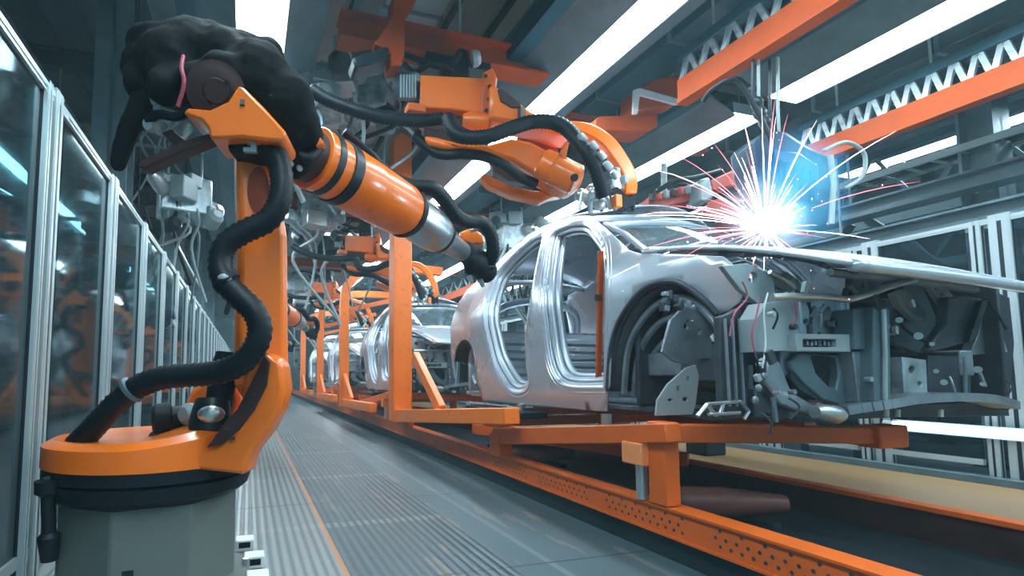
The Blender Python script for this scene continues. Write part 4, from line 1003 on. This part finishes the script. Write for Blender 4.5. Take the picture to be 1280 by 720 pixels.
    hose(pxd([(560, 146, 4.2), (568, 166, 4.15), (586, 172, 4.12), (612, 170, 4.1), (640, 160, 4.1), (668, 152, 4.1), (695, 154, 4.05), (712, 164, 4.0), (722, 176, 3.95), (735, 192, 3.9), (746, 212, 3.88), (752, 232, 3.88), (758, 246, 3.9)]), .06, 'arm_hose', t)
    hose(pxd([(518, 170, 4.4), (546, 192, 4.35), (580, 193, 4.3), (606, 196, 4.28), (632, 208, 4.26), (652, 222, 4.3), (670, 230, 4.35)]), .045, 'lower_hose', t)
    for i, (a, c, d) in enumerate(((738, 178, 3.84), (748, 190, 3.82), (756, 203, 3.82), (765, 214, 3.84), (724, 168, 3.88))): MB().stack(P(a, c, D=d), P(a+7, c+8, D=d+.02), [(0, .02), (.3, .028), (1, .028)]).build('hose_fitting', [STL, SLV][i % 2], t)
    hose(pxd([(440, 70, 4.6), (466, 66, 4.6), (490, 64, 4.6), (520, 74, 4.6), (548, 84, 4.6), (566, 78, 4.6), (575, 66, 4.6)]), .03, 'feed_hose', t)
    hose(pxd([(505, 80, 4.6), (520, 90, 4.55), (540, 80, 4.5), (556, 82, 4.5), (566, 88, 4.5)]), .022, 'motor_lead', t)
    return t
orb = overhead_robot()
copy_tree(orb, (.25, 5.0, -.05), 'orange robot arm hung overhead above the second car body')
copy_tree(orb, (.25, 9.8, -.05), 'orange robot arm hung overhead above the third car body')
# ================================================================== HANGING WELDING UNIT, ARC, SPARKS, SMOKE
S0 = P(957, 287, D=3.15)
def weld_unit():
    t = thing('welding_unit', P(985, 200, D=3.9), 'dark blue welding unit hanging from cables above the car roof behind the sparks', 'welding machine')
    slab([(945, 172), (962, 160), (985, 164), (1012, 182), (1040, 196), (1042, 235), (1036, 285), (1000, 286), (975, 282), (962, 240), (950, 205)], 4.1, .35, ).build('unit_casing', BLU, t, bevel=.03)
    slab([(968, 186), (1000, 190), (1024, 206), (1024, 250), (1000, 262), (972, 240)], 4.05, .06).build('front_cover', mat('blue_enamel', '10507A', .35, .1, .3, 4), t, bevel=.015)
    for k in range(5): MB().beam(P(975+k*10, 200+k*3, D=4.03), P(976+k*10, 240+k*3, D=4.03), .02, .02).build('cover_rib', BLU, t, False)
    MB().tube([P(1038, 194, D=4.0), P(1042, 230, D=4.0), P(1039, 280, D=4.0)], .02, 8).build('edge_rail', STL, t)
    for i, (a, c, b_, d) in enumerate(((948, 130, 955, 165), (962, 135, 966, 168), (972, 132, 974, 172), (941, 122, 950, 150))): MB().tube([P(a, c-60, D=4.2), P(a, c, D=4.15), P(b_, d, D=4.12)], .012, 8).build('suspension_cable', [STL, DRK][i % 2], t)
    blob('hoist_block', [(P(946, 128, D=4.15), .05, (1, 1, 1)), (P(950, 142, D=4.15), .055, (1, 1, 1)), (P(956, 154, D=4.13), .05, (1, 1, 1)), (P(938, 114, D=4.2), .045, (1, 1, 1))], DRK, t, .014, .006)
    hose(pxd([(965, 176, 4.0), (930, 110, 4.1), (912, 100, 4.1), (890, 112, 4.15), (878, 128, 4.2)]), .02, 'loop_cable', t)
    hose(pxd([(1030, 188, 4.0), (1058, 178, 4.1), (1080, 192, 4.2), (1078, 220, 4.2), (1056, 236, 4.2)]), .016, 'side_cable', t, STL)
    MB().stack(P(990, 262, D=3.7), S0+V((.02, .06, .05)), [(0, .05), (.3, .045), (.35, .03), (.8, .022), (1, .012)]).build('electrode_arm', CAK, t)
    MB().beam(P(1000, 275, D=3.95), P(988, 262, D=3.7), .08, .08).build('electrode_holder', BLU, t, bevel=.01)
    return t
weld_unit()
# reddish machine on the far side of the roof
def far_welder(off, label):
    t = thing('transfer_arm', P(870, 240, D=6.2)+off, label, 'robot arm')
    S = lambda l, D, th, m, n_, bv=.012: slab(l, D, th).build(n_, m, t, bevel=bv)
    S([(810, 247), (835, 238), (868, 230), (875, 238), (872, 250), (840, 256), (812, 264)], 6.2, .3, RED, 'arm_casing')
    S([(874, 224), (888, 220), (893, 246), (884, 252), (874, 250)], 6.0, .3, STL, 'pale_joint', .03)
    S([(888, 226), (905, 218), (945, 200), (950, 214), (915, 232), (892, 238)], 6.2, .3, RED, 'upper_boom')
    S([(884, 252), (900, 248), (930, 262), (934, 276), (900, 274), (882, 268)], 6.2, .4, RED, 'lower_casing')
    S([(880, 262), (886, 256), (850, 270), (846, 276)], 6.0, .2, SLV, 'polished_link')
    MB().cyl(P(830, 205, D=6.3), P(830, 245, D=6.3), .035).build('support_rod', STL, t)
    for k in range(6): MB().box(P(815+k*9, 247-k*2, D=6.15), (.07, .05, .09), .3).build('coupling', [BRN, RED, STL][k % 3], t, bevel=.01)
    b = P(868, 250, D=6.4); MB().bb(b.x-.15, b.x+.15, b.y-.15, b.y+.15, .03, b.z).build('stand', STD, t, bevel=.02)
    hose(pxd([(820, 240, 6.1), (845, 226, 6.1), (870, 222, 6.1), (900, 214, 6.1)]), .03, 'arm_hose', t)
    return t
far_welder(V((0, 0, 0)), 'red machine arm on the far side of the nearest car roof, left of the sparks')
# arc and sparks
ta = thing('welding_arc', S0, 'dazzling white welding arc at the base of the windscreen', 'welding arc')
MB().ball(S0, .03, (1, 1, 1), 14).build('arc_core', ARC, ta)
MB().ball(S0+V((.02, -.01, -.01)), .04, (1.5, 1, .7), 14).build('molten_pool', emit('molten_glow', 'DCEBFF', 6), ta)
rnd = random.Random(11)
bw = MB(); 
for i in range(130):
    a = rnd.gauss(2.6, .95) if i % 3 else rnd.uniform(0, 6.283)
    L_ = abs(rnd.gauss(.30, .2))+.05
    up_ = math.sin(a)
    if up_ < -.25: L_ *= .45
    d = (RT*math.cos(a)+UP*up_+FW*rnd.uniform(-.5, .5)).normalized()
    s_ = rnd.uniform(.02, .5)*L_
    if 1.4 < a < 3.0: L_ *= 1.25
    if L_ < .12: s_ = .02
    pts = []
    for k in range(7):
        q = s_+(L_*1.15-s_)*k/6; pts.append(S0+d*q+V((0, 0, -.25*q*q*(1+rnd.random()*.02))))
    r = rnd.uniform(.0009, .0021)
    bw.slot(1 if (rnd.random() < .6 and L_ > .17) else 0).tube(pts, [r*.6, r, r, r*.9, r*.8, r*.5, r*.15], 5)
bw.build('spark_shower', [SPK, SPP], None, label='burst of white and pink sparks flying from the welding arc', cat='sparks', kind='stuff')
bd = MB()
for i in range(120):
    d = V((rnd.gauss(0, 1), rnd.gauss(0, .6), rnd.gauss(.1, .8))).normalized()*abs(rnd.gauss(.3, .25)); c_ = S0+d
    bd.slot(i % 2).ball(c_, rnd.uniform(.0015, .004), (1, 1, 1), 5)
bd.build('spark_droplets', [SPK, SPP], None, label='tiny glowing droplets scattered around the welding arc', cat='sparks', kind='stuff')
def fume(name, c, r, sc, dens, col, label, em=0):
    o = MB().ball(c, r, sc, 20).build(name, None or volmat(name, dens, col, r, sc), None, label=label, cat='smoke', kind='stuff'); return o
def volmat(n, dens, col, r, sc):
    m = bpy.data.materials.new(n); m.use_nodes = True; nt = m.node_tree; N = nt.nodes; L = nt.links; N.clear()
    o = N.new('ShaderNodeOutputMaterial'); v = N.new('ShaderNodeVolumeScatter'); v.inputs['Color'].default_value = (*col, 1); v.inputs['Anisotropy'].default_value = .1
    tc = N.new('ShaderNodeTexCoord'); nz = N.new('ShaderNodeTexNoise'); nz.inputs['Scale'].default_value = 4; L.new(tc.outputs['Object'], nz.inputs['Vector'])
    mp = N.new('ShaderNodeMapping'); mp.inputs['Location'].default_value = (0, 0, -1); mp.inputs['Scale'].default_value = (1/(r*sc[0]), 1/(r*sc[1]), 1/(r*sc[2]))
    L.new(tc.outputs['Object'], mp.inputs[0]); ln = N.new('ShaderNodeVectorMath'); ln.operation = 'LENGTH'; L.new(mp.outputs[0], ln.inputs[0])
    f = N.new('ShaderNodeMapRange'); f.inputs[1].default_value = 1; f.inputs[2].default_value = .1; f.inputs[3].default_value = 0; f.inputs[4].default_value = 1; L.new(ln.outputs['Value'], f.inputs[0])
    g = N.new('ShaderNodeMapRange'); g.inputs[1].default_value = .35; g.inputs[2].default_value = .7; g.inputs[3].default_value = .25; g.inputs[4].default_value = 1.6; L.new(nz.outputs[0], g.inputs[0])
    a = N.new('ShaderNodeMath'); a.operation = 'MULTIPLY'; L.new(f.outputs[0], a.inputs[0]); L.new(g.outputs[0], a.inputs[1])
    b = N.new('ShaderNodeMath'); b.operation = 'MULTIPLY'; L.new(a.outputs[0], b.inputs[0]); b.inputs[1].default_value = dens
    L.new(b.outputs[0], v.inputs['Density']); L.new(v.outputs[0], o.inputs['Volume']); return m
fume('arc_glow_fume', S0+V((-.02, 0, .06)), .30, (1.2, .7, .9), .65, (.8, .9, 1), 'pale fume volume added for the glow around the welding arc')  # scattering volume added so the arc light spreads into a halo
fume('welding_smoke', P(1003, 236, D=3.45), .42, (.9, .6, 1.0), 4.0, (.05, .42, .95), 'blue smoke drifting up right of the welding arc')
pl = bpy.data.lights.new('arc_light', 'POINT'); pl.energy = 32; pl.color = (.65, .84, 1); pl.shadow_soft_size = .03
po = bpy.data.objects.new('arc_light', pl); COL.objects.link(po); po.location = S0+V((0, -.06, .05))
# ================================================================== BACKGROUND MACHINERY
def column(x, y, s, z1, label, m=STE):
    t = thing('steel_column', (x, y, 0), label, 'column')
    MB().bb(x-s/2, x+s/2, y-s/2, y-s/2+.03, 0, z1).build('flange', m, t, False)
    MB().bb(x-s/2, x+s/2, y+s/2-.03, y+s/2, 0, z1).build('flange', m, t, False)
    MB().bb(x-.02, x+.02, y-s/2, y+s/2, 0, z1).build('web', m, t, False)
    MB().bb(x-s*.7, x+s*.7, y-s*.7, y+s*.7, 0, .04).build('base_plate', STD, t, False)
    MB().bb(x-s*.6, x+s*.6, y-s*.6, y+s*.6, 2.5, 2.62).build('collar', STL, t, False)
    return t
cp = column(-1.5, 6.35, .36, 6.0, 'wide steel column behind the left fence, nearest one', STE)
for dy, lb in ((5, 'second steel column behind the left fence'), (10, 'third steel column behind the left fence'), (15, 'farthest steel column behind the left fence')): copy_tree(cp, (0, dy, 0), lb)
column(-3.4, 4.4, .4, 6.0, 'broad dark column at the far left behind the glass', WAL)
cq = column(7.6, 3.4, .3, 5.9, 'steel column behind the right fence, nearest one', STE)
for dy, lb in ((3.8, 'second steel column behind the right fence'), (7.6, 'third steel column behind the right fence'), (12, 'fourth steel column behind the right fence')): copy_tree(cq, (0, dy, 0), lb)
def cell(name, x, y, w_, d_, h_, seed, label, side=-1, m=MAC, rail_=True, z0=0.):
    """a machine: frame, panels, pipes, boxes and dials on the side facing the walkway"""
    r = random.Random(seed); t = thing(name, (x, y, z0), label, 'machine')
    b = MB()
    for sx in (-1, 1):
        for sy in (-1, 1): b.bb(x+sx*w_/2-.03, x+sx*w_/2+.03, y+sy*d_/2-.03, y+sy*d_/2+.03, z0, z0+h_)
    for z in (z0+.1, z0+h_*.5, z0+h_-.03):
        for sy in (-1, 1): b.bb(x-w_/2, x+w_/2, y+sy*d_/2-.025, y+sy*d_/2+.025, z-.025, z+.025)
        for sx in (-1, 1): b.bb(x+sx*w_/2-.025, x+sx*w_/2+.025, y-d_/2, y+d_/2, z-.025, z+.025)
    b.build('frame', STL if seed % 2 else STE, t, False)
    MB().bb(x-w_*.35, x+w_*.35, y-d_*.42, y+d_*.42, z0+.12, z0+h_*(.55+.3*r.random())).build('housing', m, t, bevel=.02)
    fx = x-side*-w_/2*1.02 if side > 0 else x+w_/2*1.02
    for k in range(7):
        s_ = r.uniform(.12, .34); yy = y+r.uniform(-.4, .4)*d_; zz = z0+r.uniform(.2, h_-.2); xx = x+(-side)*(w_*.36+.05)
        MB().box((xx, yy, zz), (.12, s_, s_*r.uniform(.5, 1.4))).build('control_box', r.choice([STL, STE, DRK, MAC, STL, ORD if r.random() < .4 else STE]), t, bevel=.01)
    for k in range(5):
        yy = y-d_*.42; xx = x+r.uniform(-.4, .4)*w_; zz = z0+r.uniform(.3, h_-.3); s_ = r.uniform(.1, .3)
        MB().box((xx, yy-.04, zz), (s_, .1, s_*r.uniform(.5, 1.5))).build('front_box', r.choice([STL, STE, DRK, MAC]), t, bevel=.01)
    for k in range(5):
        y0_ = y+r.uniform(-.45, .45)*d_; z_ = z0+r.uniform(.4, h_); xx = x+(-side)*(w_*.45)
        MB().tube(spline([(xx, y0_, z0+.15), (xx+r.uniform(-.1, .1), y0_+r.uniform(-.2, .2), z0+(z_-z0)*.5), (xx, y0_+r.uniform(-.3, .3), z_), (x, y0_, z_+.1)], 5), r.uniform(.012, .04), 7).build('pipe', r.choice([BLK, STL, SLV, DRK]), t)
    for k in range(3):
        yy = y+r.uniform(-.35, .35)*d_; zz = z0+r.uniform(.5, h_-.2); xx = x+(-side)*(w_*.5)
        MB().stack((xx, yy, zz), (xx-side*.12, yy, zz), [(0, .07), (.3, .09), (.8, .09), (1, .05)], 14).build('motor', r.choice([STL, SLV, DRK]), t)
    return t
adj = ['tall', 'boxy', 'piped', 'narrow', 'cluttered', 'open framed', 'heavy', 'slim', 'wide']
for i, (x, y, w_, d_, h_) in enumerate([(-2.2, 2.4, .7, 1.2, 1.5), (-2.3, 4.2, .8, 1.1, 1.9), (-2.3, 6.9, .8, 1.6, 2.6), (-2.4, 9.1, .9, 1.6, 3.2), (-2.2, 12.0, .9, 1.9, 2.9), (-2.3, 14.5, .9, 1.8, 3.4), (-2.2, 17.6, .9, 2, 3.0), (-3.9, 7.5, 1, 2.5, 3.6), (-4.2, 12.5, 1, 3, 4)]):
    cell('machine_cell', x, y, w_, d_, h_, 31+i, adj[i]+' grey machine frame behind the left glass fence, '+['first', 'second', 'third', 'fourth', 'fifth', 'sixth', 'seventh', 'first of the back row', 'second of the back row'][i], -1)
for i, (x, y, w_, d_, h_) in enumerate([(8.3, 2.2, .9, 1.8, 1.1), (8.4, 4.9, 1, 2, 1.5), (8.3, 7.4, 1, 2, 2.2), (8.4, 10.2, 1, 2.2, 2.0), (8.3, 13, 1, 2.2, 2.6), (8.4, 16.5, 1, 2.4, 2.4), (10.4, 3.6, 1, 2.6, 2.2), (10.5, 7.2, 1, 2.6, 2.6), (10.5, 11.5, 1, 2.8, 3)]):
    cell('machine_cell', x, y, w_, d_, h_, 61+i, adj[i]+' dark machine frame behind the right fence, '+['first', 'second', 'third', 'fourth', 'fifth', 'sixth', 'first of the back row', 'second of the back row', 'third of the back row'][i], 1, DRK)
# roller tables seen low behind the right fence
def roller(y, label):
    t = thing('roller_table', (7.1, y, 0), label, 'conveyor')
    for sx in (-1, 1): MB().bb(7.1+sx*.35-.03, 7.1+sx*.35+.03, y-1.1, y+1.1, .32, .42).build('side_frame', STE, t, False)
    for k in range(9): MB().cyl((6.78, y-1+k*.25, .39), (7.42, y-1+k*.25, .39), .05, n=12).build('roller', STL, t)
    for sx in (-1, 1):
        for sy in (-1, 1): MB().bb(7.1+sx*.35-.03, 7.1+sx*.35+.03, y+sy*.9-.03, y+sy*.9+.03, 0, .32).build('leg', STE, t, False)
    return t
rt = roller(1.0, 'low grey roller table behind the right fence, nearest one')
for k, lb in ((2.4, 'second low grey roller table behind the right fence'), (4.8, 'third low grey roller table behind the right fence'), (7.2, 'fourth low grey roller table behind the right fence')): copy_tree(rt, (0, k, 0), lb)
# diagonal braces behind the right fence
for i, y in enumerate((2.2, 4.6, 7.6)):
    t = thing('cross_bracing', (7.4, y, 0), ['nearest', 'second', 'third'][i]+' steel cross bracing behind the right fence', 'bracing')
    MB().beam((7.35, y, .5), (7.35, y+2.2, 2.9), .05, .09).build('brace', STE, t, False)
    MB().beam((7.4, y+2.2, .5), (7.4, y, 2.9), .05, .09).build('brace', STD, t, False)
# overhead welding transformers between the foreground robot and the gantry post
def pod(c, s, seed, label):
    r = random.Random(seed); c = V(c); t = thing('overhead_service_unit', c, label, 'machine')
    MB().box(c, (s*.9, s*.8, s*.7), r.uniform(-.4, .4)).build('casing', MAC, t, bevel=.03)
    for k in range(9):
        q = c+V((r.uniform(-.7, .7), r.uniform(-.6, .2), r.uniform(-.7, .6)))*s
        if k % 2: MB().stack(q, q+V((r.uniform(-.3, .3), -.3, r.uniform(-.3, .3)))*s, [(0, .06), (.2, .1), (.8, .1), (1, .06)], 14).build('motor', r.choice([DRK, STL, SLV]), t)
        else: MB().box(q, (s*r.uniform(.15, .5), s*.3, s*r.uniform(.15, .5)), r.uniform(0, 1.5)).build('fitting', r.choice([STL, MAC, STL, SLV]), t, bevel=.015)
    for k in range(7):
        a = c+V((r.uniform(-.6, .6), -.2, r.uniform(-.3, .3)))*s
        MB().tube(spline([a, a+V((r.uniform(-.3, .3), -.2, -.5))*s, a+V((r.uniform(-.5, .5), 0, -1.0))*s, a+V((r.uniform(-.3, .6), .1, -1.5-r.random()))*s], 6), r.uniform(.012, .03), 7).build('cable', r.choice([BLK, STL, STL, SLV, STE]), t)
    for sx in (-.3, .3): MB().cyl(c+V((sx*s, 0, .3*s)), c+V((sx*s, 0, 1.1*s)), .02, n=8).build('hanger_rod', STL, t)
    return t
pod(P(396, 118, D=5.5), .62, 3, 'grey cable-hung service unit overhead right of the foreground robot cover')
pod(P(450, 120, D=6.8), .75, 8, 'grey service unit with dangling cables left of the overhead robot motor')
pod(P(400, 262, D=9.6), .9, 5, 'distant service unit overhead above the walkway, left of the gantry post')
pod(P(230, 250, D=7.0), .7, 6, 'pale service unit behind the foreground robot hose')
pod(P(372, 350, D=16), 1.1, 7, 'most distant overhead service unit at the end of the walkway')
pod(P(640, 300, D=9.5), .7, 9, 'service unit behind the rear of the nearest car body')
pod(P(205, 130, D=7.5), .8, 12, 'grey service unit behind the hanging cable bundle of the foreground robot')
# boxes on posts at the end of the walkway
for i, (x, y, h_, w_) in enumerate([(.4, 27, 3.2, .8), (1.4, 29, 3.6, .9), (-.4, 31, 4.0, 1.0), (2.6, 33, 3.0, 1.2), (.9, 36, 4.5, 1.5), (4.4, 30, 3.5, 1.4), (6.0, 27, 3.0, 1.2), (3.6, 25, 2.6, 1.0)]):
    cell('end_machine', x, y, w_, 1.6, h_, 90+i, adj[i]+' pale machine at the hall end, '+['left edge of walkway', 'behind the last post', 'beside the left fence', 'behind the farthest car body', 'closing the walkway', 'right of the last car body', 'by the right fence', 'just behind the last carrier'][i], -1, STL)
# ================================================================== LIGHT
w = bpy.data.worlds.new('world'); C.world = w; w.use_nodes = True
bg = w.node_tree.nodes['Background']; bg.inputs[0].default_value = (.18, .42, .5, 1); bg.inputs[1].default_value = .5
def area(name, loc, rot, sx, sy, e, c=(1, 1, 1)):
    l = bpy.data.lights.new(name, 'AREA'); l.shape = 'RECTANGLE'; l.size = sx; l.size_y = sy; l.energy = e; l.color = c
    o = bpy.data.objects.new(name, l); COL.objects.link(o); o.location = loc; o.rotation_euler = rot; return o
C.view_settings.view_transform = 'Standard'; C.view_settings.look = 'None'; C.view_settings.gamma = 1
C.view_settings.use_curve_mapping = False; C.view_settings.exposure = .85

hz = MB().bb(-9, 15, -12, 50, -.5, 7)
hm = bpy.data.materials.new('hall_haze'); hm.use_nodes = True; nt = hm.node_tree; nt.nodes.clear()
o_ = nt.nodes.new('ShaderNodeOutputMaterial'); v_ = nt.nodes.new('ShaderNodeVolumeScatter'); v_.inputs['Color'].default_value = (.55, .85, .95, 1); v_.inputs['Density'].default_value = .007
nt.links.new(v_.outputs[0], o_.inputs['Volume'])
hz.build('factory_haze', hm, None, False, label='thin bluish haze filling the hall around the robots and car bodies', cat='haze', kind='stuff')

# repeats share a group
PH = {'ceiling_lamp': 'ceiling lamps in long rows', 'glow_tube': 'small tube lights', 'lattice_girder': 'lattice girders overhead', 'cross_beam': 'orange cross beams overhead',
      'runway_beam': 'runway beams overhead', 'air_duct': 'air ducts overhead', 'cable_tray': 'cable trays overhead', 'safety_fence': 'safety fences along the line', 'conveyor_rail': 'conveyor rails',
      'support_tube': 'support tubes between the rails', 'carrier_skid': 'carrier skids under the car bodies', 'curved_post': 'curved gantry posts', 'floor_connector': 'floor connectors by the pedestal',
      'steel_column': 'steel columns behind the fences', 'machine_cell': 'machine frames behind the fences', 'roller_table': 'roller tables behind the right fence', 'cross_bracing': 'cross bracings behind the right fence',
      'overhead_service_unit': 'overhead service units', 'end_machine': 'machines at the hall end'}
for o in list(COL.objects):
    if o.parent is None and 'label' in o and 'group' not in o:
        k = o.name.split('.')[0]
        if k in PH: o['group'] = PH[k]
C.cycles.max_bounces = 6; C.cycles.diffuse_bounces = 3; C.cycles.glossy_bounces = 3; C.cycles.transparent_max_bounces = 12; C.cycles.volume_bounces = 0
C.cycles.use_adaptive_sampling = True; C.cycles.adaptive_threshold = .03; C.cycles.use_denoising = True; C.cycles.sample_clamp_indirect = 6
